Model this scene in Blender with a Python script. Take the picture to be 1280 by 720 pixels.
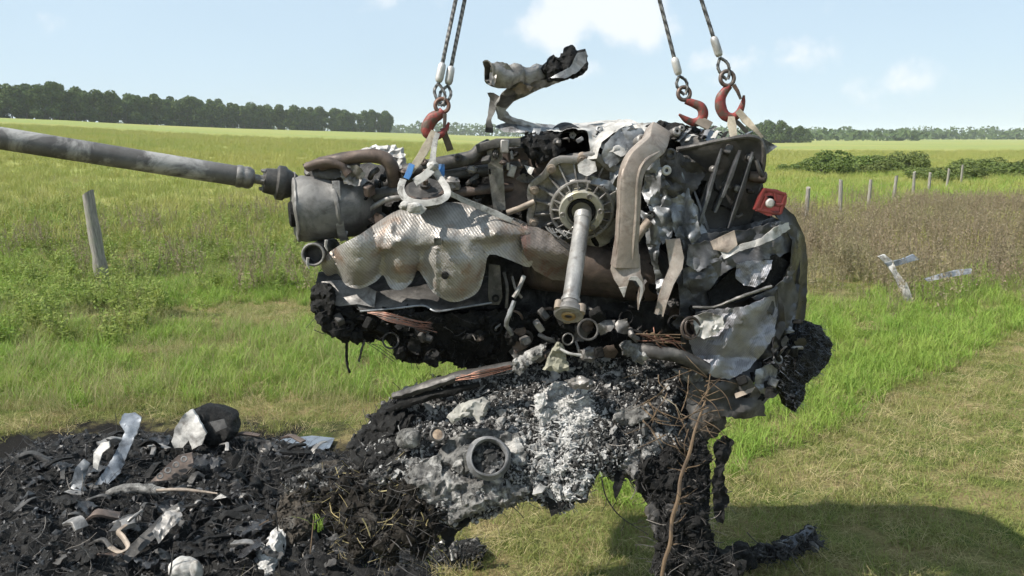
import bpy, bmesh, math, random
import numpy as np
from mathutils import Vector, Matrix, Euler, Quaternion
from mathutils.geometry import delaunay_2d_cdt

for o in list(bpy.data.objects):
    bpy.data.objects.remove(o)
scene = bpy.context.scene
COL = scene.collection
R = math.radians

# ------------------------------------------------------------------ camera
F = 1005.0            # focal length in pixels of a 1280 x 720 frame
HORIZON = 170.0       # row of the horizon
CAM_H = 2.3
PITCH = math.atan((360 - HORIZON) / F)
cd = bpy.data.cameras.new('camera')
cam = bpy.data.objects.new('camera', cd)
COL.objects.link(cam)
cam.location = (0, 0, CAM_H)
cam.rotation_euler = (math.pi / 2 - PITCH, 0, 0)
cd.sensor_width = 36
cd.lens = 36 * F / 1280
cd.clip_start = 0.05
cd.clip_end = 20000
scene.camera = cam

# ------------------------------------------------------------------ light
SUN_EL = R(47)
SUN_AZ = math.atan2(-0.945, -0.327)        # towards the sun: at the left, a little behind the camera
SUN_DIR = Vector((math.sin(SUN_AZ) * math.cos(SUN_EL), math.cos(SUN_AZ) * math.cos(SUN_EL), math.sin(SUN_EL)))
w = bpy.data.worlds.new('World')
scene.world = w
w.use_nodes = True
nt = w.node_tree
nt.nodes.clear()
def wn(t, **k):
    n = nt.nodes.new(t)
    for a, b in k.items():
        setattr(n, a, b)
    return n
wo = wn('ShaderNodeOutputWorld')
bg = wn('ShaderNodeBackground')
sky = wn('ShaderNodeTexSky', sky_type='NISHITA', sun_disc=False)
sky.sun_elevation = SUN_EL
sky.sun_rotation = SUN_AZ
sky.altitude = 100
sky.air_density = 1.0
sky.dust_density = 0.3
sky.ozone_density = 1.5
tc = wn('ShaderNodeTexCoord')
mp = wn('ShaderNodeMapping')
mp.inputs['Scale'].default_value = (2.6, 2.6, 6.5)
mp.inputs['Location'].default_value = (0.35, 0.1, 0.22)
nz = wn('ShaderNodeTexNoise')
nz.inputs['Scale'].default_value = 1.5
nz.inputs['Detail'].default_value = 7
nz.inputs['Roughness'].default_value = 0.52
rp = wn('ShaderNodeMapRange')
rp.interpolation_type = 'SMOOTHSTEP'
rp.inputs['From Min'].default_value = 0.60
rp.inputs['From Max'].default_value = 0.78
rp.inputs['To Max'].default_value = 0.8
nz2 = wn('ShaderNodeTexNoise')
nz2.inputs['Scale'].default_value = 0.9
nz2.inputs['Detail'].default_value = 3
veil = wn('ShaderNodeMapRange')
veil.inputs['From Min'].default_value = 0.3
veil.inputs['From Max'].default_value = 0.75
veil.inputs['To Min'].default_value = 0.70
veil.inputs['To Max'].default_value = 0.85
mixv = wn('ShaderNodeMix', data_type='RGBA')
mixv.inputs[7].default_value = (6.3, 7.9, 9.3, 1)      # thin high veil
mix = wn('ShaderNodeMix', data_type='RGBA')
mix.inputs[7].default_value = (9.3, 9.55, 9.8, 1)      # small clouds, lit white
nt.links.new(tc.outputs['Generated'], mp.inputs['Vector'])
nt.links.new(mp.outputs[0], nz.inputs['Vector'])
nt.links.new(mp.outputs[0], nz2.inputs['Vector'])
nt.links.new(nz2.outputs['Fac'], veil.inputs['Value'])
nt.links.new(veil.outputs[0], mixv.inputs[0])
nt.links.new(sky.outputs[0], mixv.inputs[6])
nt.links.new(mixv.outputs[2], mix.inputs[6])
nt.links.new(rp.outputs[0], mix.inputs[0])
# heaped clouds: a few soft heads, broken up by the noise
def sky_dir(px, py):
    x, z = (px - 640) / F, (360 - py) / F
    v = Vector((x, math.cos(PITCH) + z * math.sin(PITCH), -math.sin(PITCH) + z * math.cos(PITCH)))
    return v.normalized()
heads = [(sky_dir(770, 14), 0.085), (sky_dir(700, 36), 0.07), (sky_dir(988, 74), 0.055), (sky_dir(930, 78), 0.06), (sky_dir(1130, 105), 0.06), (sky_dir(720, 90), 0.05)]
rc = random.Random(4)
for k in range(26):
    a_, e_ = rc.uniform(0, 6.28), rc.uniform(0.08, 0.7)
    d_ = Vector((math.sin(a_) * math.cos(e_), math.cos(a_) * math.cos(e_), math.sin(e_)))
    if d_.y < 0.75:
        heads.append((d_, rc.uniform(0.08, 0.2)))
acc = None
for (d_, r_) in heads:
    sb = wn('ShaderNodeVectorMath', operation='SUBTRACT')
    sb.inputs[1].default_value = d_
    nt.links.new(tc.outputs['Generated'], sb.inputs[0])
    ml = wn('ShaderNodeVectorMath', operation='MULTIPLY')
    ml.inputs[1].default_value = (1, 1, 1.7)
    nt.links.new(sb.outputs[0], ml.inputs[0])
    ln = wn('ShaderNodeVectorMath', operation='LENGTH')
    nt.links.new(ml.outputs[0], ln.inputs[0])
    mr = wn('ShaderNodeMapRange')
    mr.inputs['From Min'].default_value = r_ * 1.25
    mr.inputs['From Max'].default_value = 0.0
    mr.inputs['To Max'].default_value = 0.34
    nt.links.new(ln.outputs['Value'], mr.inputs['Value'])
    if acc is None:
        acc = mr.outputs[0]
    else:
        mm_ = wn('ShaderNodeMath', operation='MAXIMUM')
        nt.links.new(acc, mm_.inputs[0])
        nt.links.new(mr.outputs[0], mm_.inputs[1])
        acc = mm_.outputs[0]
puff = wn('ShaderNodeTexNoise')
puff.inputs['Scale'].default_value = 9
puff.inputs['Detail'].default_value = 6
puff.inputs['Roughness'].default_value = 0.55
nt.links.new(tc.outputs['Generated'], puff.inputs['Vector'])
ad = wn('ShaderNodeMath', operation='ADD')
nt.links.new(puff.outputs['Fac'], ad.inputs[0])
nt.links.new(acc, ad.inputs[1])
nt.links.new(ad.outputs[0], rp.inputs['Value'])
nt.links.new(mix.outputs[2], bg.inputs['Color'])
bg.inputs['Strength'].default_value = 0.07
nt.links.new(bg.outputs[0], wo.inputs['Surface'])

sl = bpy.data.lights.new('sun', 'SUN')
sl.energy = 5.0
sl.angle = R(0.5)
sl.color = (1.0, 0.945, 0.86)
so = bpy.data.objects.new('sun', sl)
COL.objects.link(so)
so.location = (-14, -5, 14)
so.rotation_euler = SUN_DIR.to_track_quat('Z', 'Y').to_euler()

vs = scene.view_settings
vs.view_transform = 'Standard'
vs.look = 'None'
vs.exposure = 0.65
vs.gamma = 1.0
vs.use_curve_mapping = False
scene.render.film_transparent = False
cy = scene.cycles
cy.max_bounces = 4
cy.diffuse_bounces = 2
cy.glossy_bounces = 2
cy.transmission_bounces = 4
cy.transparent_max_bounces = 6
cy.volume_bounces = 1
cy.use_denoising = True
cy.use_adaptive_sampling = True
cy.adaptive_threshold = 0.03
cy.sample_clamp_indirect = 6.0

# ------------------------------------------------------------------ helpers
rnd = random.Random(7)
NR = np.random.RandomState(11)
CT, ST = math.cos(PITCH), math.sin(PITCH)

def A(px, py, Y):
    """The point of the place that stands at world depth Y and shows at (px, py) of the photograph."""
    x = (px - 640) / F
    z = (360 - py) / F
    d = (x, CT + z * ST, -ST + z * CT)
    t = Y / d[1]
    return Vector((d[0] * t, Y, CAM_H + d[2] * t))

def AN(px, py, Y):
    x = (px - 640) / F
    z = (360 - py) / F
    t = Y / (CT + z * ST)
    return np.stack([x * t, Y, CAM_H + (-ST + z * CT) * t], -1)

def G(px, py, h=0.0):
    """The point on the flat near ground (raised by h) that shows at (px, py)."""
    x = (px - 640) / F
    z = (360 - py) / F
    dz = -ST + z * CT
    t = (h - CAM_H) / dz
    return Vector((x * t, (CT + z * ST) * t, h))

def _h(i, j, k, s):
    n = (i * 374761393 + j * 668265263 + k * 2147483647 + s * 974634529) & 0xffffffff
    n = ((n ^ (n >> 13)) * 1274126177) & 0xffffffff
    return ((n ^ (n >> 16)) & 0xffff) / 32767.5 - 1.0

def vnoise(p, s=0):
    p = np.asarray(p, float)
    i = np.floor(p).astype(np.int64)
    f = p - i
    f = f * f * (3 - 2 * f)
    r = 0
    for a in (0, 1):
        for b in (0, 1):
            for c in (0, 1):
                wgt = (f[..., 0] if a else 1 - f[..., 0]) * (f[..., 1] if b else 1 - f[..., 1]) * (f[..., 2] if c else 1 - f[..., 2])
                r = r + wgt * _h(i[..., 0] + a, i[..., 1] + b, i[..., 2] + c, s)
    return r

def fbm(p, octv=4, s=0, ridged=False):
    p = np.asarray(p, float)
    r = 0
    a = 0.5
    for o in range(octv):
        n = vnoise(p * (2.03 ** o) + 17.3 * o, s + o)
        r = r + a * ((1 - 2 * np.abs(n)) if ridged else n)
        a *= 0.5
    return r

class MB:
    """collects shapes that make one mesh"""
    def __init__(s):
        s.v = []
        s.f = []
        s.n = 0
    def add(s, v, f):
        v = np.asarray([tuple(q) for q in v], float) if not isinstance(v, np.ndarray) else v
        s.v.append(v)
        n = s.n
        s.f.extend([tuple(i + n for i in q) for q in f])
        s.n += len(v)
        return s
    def mesh(s, name, smooth=40):
        me = bpy.data.meshes.new(name)
        v = np.concatenate(s.v) if s.v else np.zeros((0, 3))
        me.from_pydata(v.tolist(), [], s.f)
        me.update()
        if smooth:
            me.shade_smooth()
            me.set_sharp_from_angle(angle=R(smooth))
        return me

def link(name, data, m=None, parent=None, label=None, cat=None, group=None, kind=None):
    o = bpy.data.objects.new(name, data)
    COL.objects.link(o)
    if m is not None and data is not None:
        data.materials.append(m)
    if parent is not None:
        o.parent = parent
        if parent.parent is None:                 # shapes are given in world coordinates
            o.matrix_parent_inverse = Matrix.Translation(-parent.location)
    tag(o, label, cat, group, kind)
    return o

def tag(o, label=None, cat=None, group=None, kind=None):
    if label: o['label'] = label
    if cat: o['category'] = cat
    if group: o['group'] = group
    if kind: o['kind'] = kind
    return o

def thing(name, loc, label, cat, group=None):
    o = bpy.data.objects.new(name, None)
    o.empty_display_size = 0.1
    COL.objects.link(o)
    o.location = loc
    return tag(o, label, cat, group)

def part(name, mb, m, parent, smooth=40, label=None, kind=None):
    return link(name, mb.mesh(name, smooth), m, parent, label=label, kind=kind)

def spline(pts, n=6):
    """Catmull-Rom through 3-D points (lists of any width)."""
    P = [np.array(tuple(p), float) for p in pts]
    if len(P) < 3:
        return [P[0] + (P[-1] - P[0]) * t for t in np.linspace(0, 1, n + 1)]
    P = [2 * P[0] - P[1]] + P + [2 * P[-1] - P[-2]]
    out = []
    for i in range(1, len(P) - 2):
        for t in np.arange(n) / n:
            a, b, c, d = P[i - 1], P[i], P[i + 1], P[i + 2]
            out.append(0.5 * (2 * b + (c - a) * t + (2 * a - 5 * b + 4 * c - d) * t * t + (3 * b - a - 3 * c + d) * t ** 3))
    out.append(P[-2])
    return out

def frames(path, up=None):
    P = [Vector(p) for p in path]
    T = []
    for i in range(len(P)):
        a = P[max(i - 1, 0)]
        b = P[min(i + 1, len(P) - 1)]
        T.append((b - a).normalized())
    u = Vector(up) if up is not None else (Vector((0, 0, 1)) if abs(T[0].z) < 0.9 else Vector((0, 1, 0)))
    N = []
    for i, t in enumerate(T):
        if up is None and i:
            u = N[-1]
        n = (u - t * u.dot(t))
        if n.length < 1e-6:
            n = t.orthogonal()
        N.append(n.normalized())
    return P, T, N

CIRC = {}
def circle(n):
    if n not in CIRC:
        CIRC[n] = [(math.cos(2 * math.pi * k / n), math.sin(2 * math.pi * k / n)) for k in range(n)]
    return CIRC[n]

def rrect(c=0.25):
    """rounded square cross-section of half-size 1"""
    o = []
    for cx, cyy, a0 in ((1 - c, 1 - c, 0), (-1 + c, 1 - c, 90), (-1 + c, -1 + c, 180), (1 - c, -1 + c, 270)):
        for k in range(3):
            a = R(a0 + 45 * k)
            o.append((cx + c * math.cos(a), cyy + c * math.sin(a)))
    return o

def tube(mb, path, r, seg=10, prof=None, w=1.0, h=1.0, up=None, cap=True, rough=0.0, hollow=0.0, seed=0):
    """sweep; r per point or scalar; w/h stretch the section; hollow = wall (closed at depth)"""
    P, T, N = frames(path, up)
    pr = prof or circle(seg)
    m = len(pr)
    rs = list(r) if hasattr(r, '__len__') else [r] * len(P)
    if len(rs) != len(P):
        rs = list(np.interp(np.linspace(0, 1, len(P)), np.linspace(0, 1, len(rs)), rs))
    v = []
    for i, (p, t, n) in enumerate(zip(P, T, N)):
        b = t.cross(n)
        for (x, y) in pr:
            v.append(p + (b * (x * w) + n * (y * h)) * rs[i])
    f = []
    for i in range(len(P) - 1):
        for k in range(m):
            f.append((i * m + k, i * m + (k + 1) % m, (i + 1) * m + (k + 1) % m, (i + 1) * m + k))
    if cap:
        if hollow:
            for end, step in ((0, 1), (len(P) - 1, -1)):
                p, t, n = P[end], T[end], N[end]
                b = t.cross(n)
                q = len(v)
                dep = rs[end] * 1.5 * step
                for (s, off) in ((1 - hollow, 0), (1 - hollow, dep)):
                    for (x, y) in pr:
                        v.append(p + t * off + (b * (x * w) + n * (y * h)) * rs[end] * s)
                e = end * m
                for k in range(m):
                    k2 = (k + 1) % m
                    f.append((e + k2, e + k, q + k, q + k2) if step > 0 else (e + k, e + k2, q + k2, q + k))
                    f.append((q + k2, q + k, q + m + k, q + m + k2) if step > 0 else (q + k, q + k2, q + m + k2, q + m + k))
                f.append(tuple(q + m + k for k in (range(m - 1, -1, -1) if step > 0 else range(m))))
        else:
            f.append(tuple(range(m - 1, -1, -1)))
            f.append(tuple((len(P) - 1) * m + k for k in range(m)))
    v = np.array([tuple(q) for q in v])
    if rough:
        av = float(np.mean(rs))
        d = np.stack([fbm(v / (av * 1.6) + 31.7 * k + seed, 3, seed + k) for k in range(3)], -1)
        v = v + d * rough
    return mb.add(v, f)

def lathe(mb, o, axis, prof, seg=28, rough=0.0, seed=0, ref=None):
    """profile [(t along axis, radius)]; ends with radius 0 close"""
    o = Vector(o)
    t = Vector(axis).normalized()
    n = (Vector(ref) - t * Vector(ref).dot(t)).normalized() if ref is not None else t.orthogonal().normalized()
    b = t.cross(n)
    v = []
    f = []
    for (s, r) in prof:
        for (x, y) in circle(seg):
            v.append(o + t * s + (n * x + b * y) * max(r, 1e-5))
    for i in range(len(prof) - 1):
        for k in range(seg):
            f.append((i * seg + k, i * seg + (k + 1) % seg, (i + 1) * seg + (k + 1) % seg, (i + 1) * seg + k))
    f.append(tuple(range(seg - 1, -1, -1)))
    f.append(tuple((len(prof) - 1) * seg + k for k in range(seg)))
    v = np.array([tuple(q) for q in v])
    if rough:
        d = np.stack([fbm(v * 14 + 31.7 * k + seed, 3, seed + k) for k in range(3)], -1)
        v = v + d * rough
    return mb.add(v, f)

def torus(mb, o, axis, RR, r, seg=26, sec=8, a0=0.0, a1=360.0, ref=None, sx=1.0):
    o = Vector(o)
    t = Vector(axis).normalized()
    n = (Vector(ref) - t * Vector(ref).dot(t)).normalized() if ref is not None else t.orthogonal().normalized()
    b = t.cross(n)
    if a1 - a0 < 359:
        pts = [o + (n * math.cos(R(a)) * sx + b * math.sin(R(a))) * RR for a in np.linspace(a0, a1, seg)]
        return tube(mb, pts, r, sec)
    v = []
    f = []
    for i in range(seg):
        a = 2 * math.pi * i / seg
        d = n * math.cos(a) * sx + b * math.sin(a)
        for (x, y) in circle(sec):
            v.append(o + d * (RR + r * x) + t * (r * y))
    for i in range(seg):
        j = (i + 1) % seg
        for k in range(sec):
            l = (k + 1) % sec
            f.append((i * sec + k, j * sec + k, j * sec + l, i * sec + l))
    return mb.add(v, f)

def box(mb, c, size, rot=None, bevel=0.12, taper=1.0):
    """chamfered box"""
    bm = bmesh.new()
    bmesh.ops.create_cube(bm, size=1.0)
    for q in bm.verts:
        if q.co.z > 0:
            q.co.x *= taper
            q.co.y *= taper
        q.co = Vector((q.co.x * size[0], q.co.y * size[1], q.co.z * size[2]))
    if bevel:
        bmesh.ops.bevel(bm, geom=list(bm.edges), offset=min(size) * bevel, segments=1, affect='EDGES', profile=0.5)
    M = rot if rot is not None else Matrix.Identity(3)
    bm.verts.index_update()
    v = [M @ q.co + Vector(c) for q in bm.verts]
    f = [[x.index for x in q.verts] for q in bm.faces]
    bm.free()
    return mb.add(v, f)

def rot_to(axis, spin=0.0):
    return (Vector(axis).to_track_quat('Z', 'Y') @ Quaternion((0, 0, 1), spin)).to_matrix()

def bolt(mb, o, axis, r, h, washer=True):
    if washer:
        lathe(mb, o, axis, [(0, r * 1.7), (h * 0.25, r * 1.7)], 12)
    lathe(mb, o, axis, [(0, r), (h, r), (h * 1.15, r * 0.8)], 6)

ICO = {}
def ico(sub):
    if sub not in ICO:
        bm = bmesh.new()
        bmesh.ops.create_icosphere(bm, subdivisions=sub, radius=1)
        bm.verts.index_update()
        ICO[sub] = (np.array([tuple(q.co) for q in bm.verts]), [tuple(x.index for x in q.verts) for q in bm.faces])
        bm.free()
    return ICO[sub]

def lump(mb, c, rad, sub=3, amp=0.35, freq=1.4, seed=0, rot=None, ridged=False):
    v, f = ico(sub)
    n = fbm(v * freq + seed * 3.17, 4, seed, ridged)
    u = v * (1 + amp * n)[:, None] * np.array(rad if hasattr(rad, '__len__') else (rad,) * 3)
    if rot is not None:
        u = u @ np.array(rot).T
    return mb.add(u + np.array(tuple(c)), f)

def inside(poly, q):
    x, y = q[:, 0], q[:, 1]
    r = np.zeros(len(q), bool)
    n = len(poly)
    for i in range(n):
        x1, y1 = poly[i][:2]
        x2, y2 = poly[(i + 1) % n][:2]
        c = ((y1 > y) != (y2 > y)) & (x < (x2 - x1) * (y - y1) / (y2 - y1 + 1e-12) + x1)
        r ^= c
    return r

def edge_dist(poly, q):
    d = np.full(len(q), 1e9)
    n = len(poly)
    for i in range(n):
        a = np.array(poly[i][:2], float)
        b = np.array(poly[(i + 1) % n][:2], float)
        ab = b - a
        t = np.clip(((q - a) @ ab) / (ab @ ab + 1e-12), 0, 1)
        d = np.minimum(d, np.linalg.norm(q - (a + t[:, None] * ab), axis=1))
    return d

def idw(ctrl, q, p=2.5):
    c = np.array([k[:2] for k in ctrl], float)
    z = np.array([k[2] for k in ctrl], float)
    d = np.linalg.norm(q[:, None, :] - c[None], axis=2) + 1e-3
    ww = 1 / d ** p
    return (ww * z).sum(1) / ww.sum(1)

def jagged(poly, step, jag, seed):
    rs = np.random.RandomState(seed)
    out = []
    n = len(poly)
    for i in range(n):
        a = np.array(poly[i], float)
        b = np.array(poly[(i + 1) % n], float)
        L = np.linalg.norm(b[:2] - a[:2])
        k = max(1, int(round(L / step)))
        for j in range(k):
            q = a + (b - a) * j / k
            if jag and j:
                q[:2] += rs.uniform(-jag, jag, 2)
            out.append(tuple(q))
    return out

def triangulate(poly, step, seed, jit=0.3):
    """poly (x, y, ...) -> points, triangles, boundary count"""
    rs = np.random.RandomState(seed)
    xs = [p[0] for p in poly]
    ys = [p[1] for p in poly]
    gx, gy = np.meshgrid(np.arange(min(xs), max(xs), step), np.arange(min(ys), max(ys), step * 0.9))
    gx[::2] += step * 0.5
    q = np.stack([gx.ravel(), gy.ravel()], -1)
    q += rs.uniform(-step * jit, step * jit, q.shape)
    if len(q):
        q = q[inside(poly, q)]
    if len(q):
        q = q[edge_dist(poly, q) > step * 0.45]
    n = len(poly)
    allp = [Vector(p[:2]) for p in poly] + [Vector(p) for p in q.tolist()]
    res = delaunay_2d_cdt(allp, [(i, (i + 1) % n) for i in range(n)], [], 1, 1e-5)
    pts = np.array([tuple(p) for p in res[0]])
    return pts, [tuple(t) for t in res[2]], n

def boundary(tris):
    cnt = {}
    for t in tris:
        for a, b in ((t[0], t[1]), (t[1], t[2]), (t[2], t[0])):
            cnt[(a, b)] = 1
    return [(a, b) for (a, b) in cnt if (b, a) not in cnt]

def sheet(mb, poly, step=6, thick=0.004, crumple=0.012, freq=9.0, ridged=True, extra=(), jag=0.0, seed=1, front=0.0, back=0.0,
          rough=0.0, rfreq=30.0, roundpx=None, depth=None, slide=0.0):
    """A panel or a mass whose outline is given in the photograph's pixels and whose depth in metres:
    crumpled plate of even thickness (front = back = 0) or a body that swells to the front and the back."""
    pl = jagged(poly, step, jag, seed)
    pts, tris, n = triangulate(pl, step, seed)
    Y = idw(list(pl) + list(extra), pts)
    ed = edge_dist(pl, pts)
    rp_ = roundpx or max(ed.max(), 1e-3)
    fr = np.sqrt(np.clip(ed / rp_, 0, 1) * (2 - np.clip(ed / rp_, 0, 1)))
    w0 = AN(pts[:, 0], pts[:, 1], Y)
    n0 = fbm(w0 * freq + seed * 5.1, 3, seed, ridged) * crumple
    if rough:
        n0 = n0 + fbm(w0 * rfreq + seed * 2.3, 3, seed + 9) * rough
    if depth is not None:
        Y = Y + depth(pts[:, 0], pts[:, 1])
    ff = Y + n0 - front * fr
    wf = AN(pts[:, 0], pts[:, 1], ff)
    if slide:
        wf[:, 0] += fbm(w0 * freq * 1.7 + 71, 3, seed + 3) * slide
        wf[:, 2] += fbm(w0 * freq * 1.7 + 171, 3, seed + 4) * slide
    wb = wf.copy()
    wb[:, 1] += thick + (front + back) * fr
    if back:
        wb[:, 1] += fbm(w0 * freq + 40, 3, seed + 5) * crumple * fr
    # triangles arrive counter-clockwise in (px, py-down); facing the camera needs a flip test
    a, b, c = tris[0]
    nrm = np.cross(wf[b] - wf[a], wf[c] - wf[a])
    flip = nrm[1] > 0
    N = len(pts)
    f = []
    for t in tris:
        t2 = (t[0], t[2], t[1]) if flip else t
        f.append(t2)
        f.append((t2[0] + N, t2[2] + N, t2[1] + N))
    for (p, q) in boundary(tris):
        if flip:
            p, q = q, p
        f.append((q, p, p + N, q + N))
    mb.add(np.concatenate([wf, wb]), f)
    return wf, tris

def shards(mb, pts, nrm, size, n, seed=0, flat=0.35, lift=0.0):
    """small broken bits strewn over a surface"""
    rs = np.random.RandomState(seed)
    base = np.array([(-1, -1, 0), (1, -.8, .1), (.8, 1, -.1), (-.9, .9, .15), (-.6, -.5, .7), (.7, -.4, .9), (.3, .7, .8)], float)
    faces = [(0, 3, 2, 1), (4, 5, 6), (0, 1, 5, 4), (1, 2, 6, 5), (2, 3, 6), (3, 0, 4, 6)]
    idx = rs.randint(0, len(pts), n)
    V = []
    Fc = []
    for k, i in enumerate(idx):
        s = size * math.exp(rs.normal(0, 0.55))
        b = base + rs.uniform(-.45, .45, base.shape)
        b[:, 2] *= flat + rs.rand() * 0.7
        b[:, 0] *= 0.6 + rs.rand() * 1.3
        q = Quaternion((rs.normal(), rs.normal(), rs.normal(), rs.normal())).normalized()
        M = np.array(q.to_matrix())
        p = pts[i] + rs.uniform(-1, 1, 3) * size * 0.8 + nrm * (lift + rs.rand() * size * 0.6)
        V.append(b @ M.T * s + p)
        Fc.extend([tuple(j + 7 * k for j in f) for f in faces])
    mb.add(np.concatenate(V), Fc)

def crumbs(mb, pts, size, n, seed=0, spread=0.8, squash=0.6):
    """rounded crumbs and clinkers strewn through a surface"""
    rs = np.random.RandomState(seed)
    v0, f0 = ico(1)
    idx = rs.randint(0, len(pts), n)
    m = len(v0)
    sc = size * np.exp(rs.normal(0, 0.6, n))
    q = rs.normal(0, 1, (n, 4))
    q /= np.linalg.norm(q, axis=1)[:, None]
    w_, x, y, z = q.T
    M = np.stack([1 - 2 * (y * y + z * z), 2 * (x * y - z * w_), 2 * (x * z + y * w_), 2 * (x * y + z * w_), 1 - 2 * (x * x + z * z), 2 * (y * z - x * w_),
                  2 * (x * z - y * w_), 2 * (y * z + x * w_), 1 - 2 * (x * x + y * y)], -1).reshape(n, 3, 3)
    loc = v0[None] * (1 + 0.42 * rs.uniform(-1, 1, (n, m, 1))) * (np.array([1.0, 1.0, squash]) * np.exp(rs.normal(0, 0.3, (n, 1, 3))))
    V = np.einsum('nij,nmj->nmi', M, loc) * sc[:, None, None] + (pts[idx] + rs.uniform(-1, 1, (n, 3)) * size * spread)[:, None, :]
    F0 = np.array(f0)
    Fc = (F0[None] + (np.arange(n) * m)[:, None, None]).reshape(-1, 3)
    mb.add(V.reshape(-1, 3), [tuple(t) for t in Fc.tolist()])

def strands(mb, pts, n, length, width, seed=0, up=0.5, flat=0.0):
    """burnt wires, fibres and slivers: short bent ribbons lying over a surface"""
    rs = np.random.RandomState(seed)
    V = []
    Fc = []
    k = 5
    for i in range(n):
        p = pts[rs.randint(len(pts))].copy()
        d = rs.normal(0, 1, 3)
        d[2] *= 0.45
        d /= np.linalg.norm(d)
        L = length * math.exp(rs.normal(0, 0.5)) / (k - 1)
        wd = width * math.exp(rs.normal(0, 0.5))
        row = []
        bend = rs.normal(0, 0.35, 3)
        for j in range(k):
            s_ = np.cross(d, rs.normal(0, 0.15, 3) + np.array([0, -0.5, 1.0]))
            s_ /= np.linalg.norm(s_) + 1e-9
            row += [p - s_ * wd, p + s_ * wd, p + np.cross(s_, d) * wd * 0.8]
            d = d + bend * 0.5 + rs.normal(0, 0.12, 3)
            d /= np.linalg.norm(d)
            p = p + d * L
        b = len(V) * 3 * k
        V.append(np.array(row))
        for j in range(k - 1):
            for a in range(3):
                c = (a + 1) % 3
                Fc.append((b + 3 * j + a, b + 3 * j + c, b + 3 * j + 3 + c, b + 3 * j + 3 + a))
    mb.add(np.concatenate(V), Fc)

def tri_points(w, tris, n, seed=0):
    rs = np.random.RandomState(seed)
    t = np.array(tris)
    a, b, c = w[t[:, 0]], w[t[:, 1]], w[t[:, 2]]
    ar = np.linalg.norm(np.cross(b - a, c - a), axis=1)
    i = rs.choice(len(t), n, p=ar / ar.sum())
    u = rs.rand(n, 1)
    v = rs.rand(n, 1)
    m = (u + v) > 1
    u = np.where(m, 1 - u, u)
    v = np.where(m, 1 - v, v)
    return a[i] + (b[i] - a[i]) * u + (c[i] - a[i]) * v

# ------------------------------------------------------------------ materials
class NT:
    def __init__(s, name):
        s.m = bpy.data.materials.new(name)
        s.m.use_nodes = True
        s.t = s.m.node_tree
        s.t.nodes.clear()
        s.out = s.n('ShaderNodeOutputMaterial')
        s.b = s.n('ShaderNodeBsdfPrincipled')
        s.l(s.b.outputs[0], s.out.inputs['Surface'])
        s.tc = s.n('ShaderNodeTexCoord')
        s.co = s.tc.outputs['Object']
    def n(s, t, **k):
        q = s.t.nodes.new(t)
        for a, b in k.items():
            setattr(q, a, b)
        return q
    def l(s, a, b):
        s.t.links.new(a, b)
    def set(s, node, key, val):
        if isinstance(val, bpy.types.NodeSocket):
            s.l(val, node.inputs[key])
        else:
            node.inputs[key].default_value = val
    def noise(s, scale, detail=5, rough=0.6, vec=None, dist=0.0):
        q = s.n('ShaderNodeTexNoise')
        s.l(vec or s.co, q.inputs['Vector'])
        q.inputs['Scale'].default_value = scale
        q.inputs['Detail'].default_value = detail
        q.inputs['Roughness'].default_value = rough
        q.inputs['Distortion'].default_value = dist
        return q.outputs['Fac']
    def ramp(s, v, a, b, lo=0.0, hi=1.0):
        q = s.n('ShaderNodeMapRange')
        s.l(v, q.inputs['Value'])
        for k, x in (('From Min', a), ('From Max', b), ('To Min', lo), ('To Max', hi)):
            q.inputs[k].default_value = x
        return q.outputs[0]
    def mix(s, f, a, b):
        q = s.n('ShaderNodeMix', data_type='RGBA')
        for i, x in ((0, f), (6, a), (7, b)):
            if isinstance(x, bpy.types.NodeSocket):
                s.l(x, q.inputs[i])
            else:
                q.inputs[i].default_value = x if i == 0 else ((*x, 1) if len(x) == 3 else x)
        return q.outputs[2]
    def math(s, op, a, b=0.0):
        q = s.n('ShaderNodeMath', operation=op)
        s.set(q, 0, a)
        s.set(q, 1, b)
        return q.outputs[0]
    def bump(s, h, strength=0.5, dist=0.01, prev=None):
        q = s.n('ShaderNodeBump')
        s.l(h, q.inputs['Height'])
        q.inputs['Strength'].default_value = strength
        q.inputs['Distance'].default_value = dist
        if prev is not None:
            s.l(prev, q.inputs['Normal'])
        return q.outputs[0]
    def stretch(s, sc, rot=(0, 0, 0), loc=(0, 0, 0)):
        q = s.n('ShaderNodeMapping')
        s.l(s.co, q.inputs['Vector'])
        q.inputs['Scale'].default_value = sc
        q.inputs['Rotation'].default_value = rot
        q.inputs['Location'].default_value = loc
        return q.outputs[0]

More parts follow.
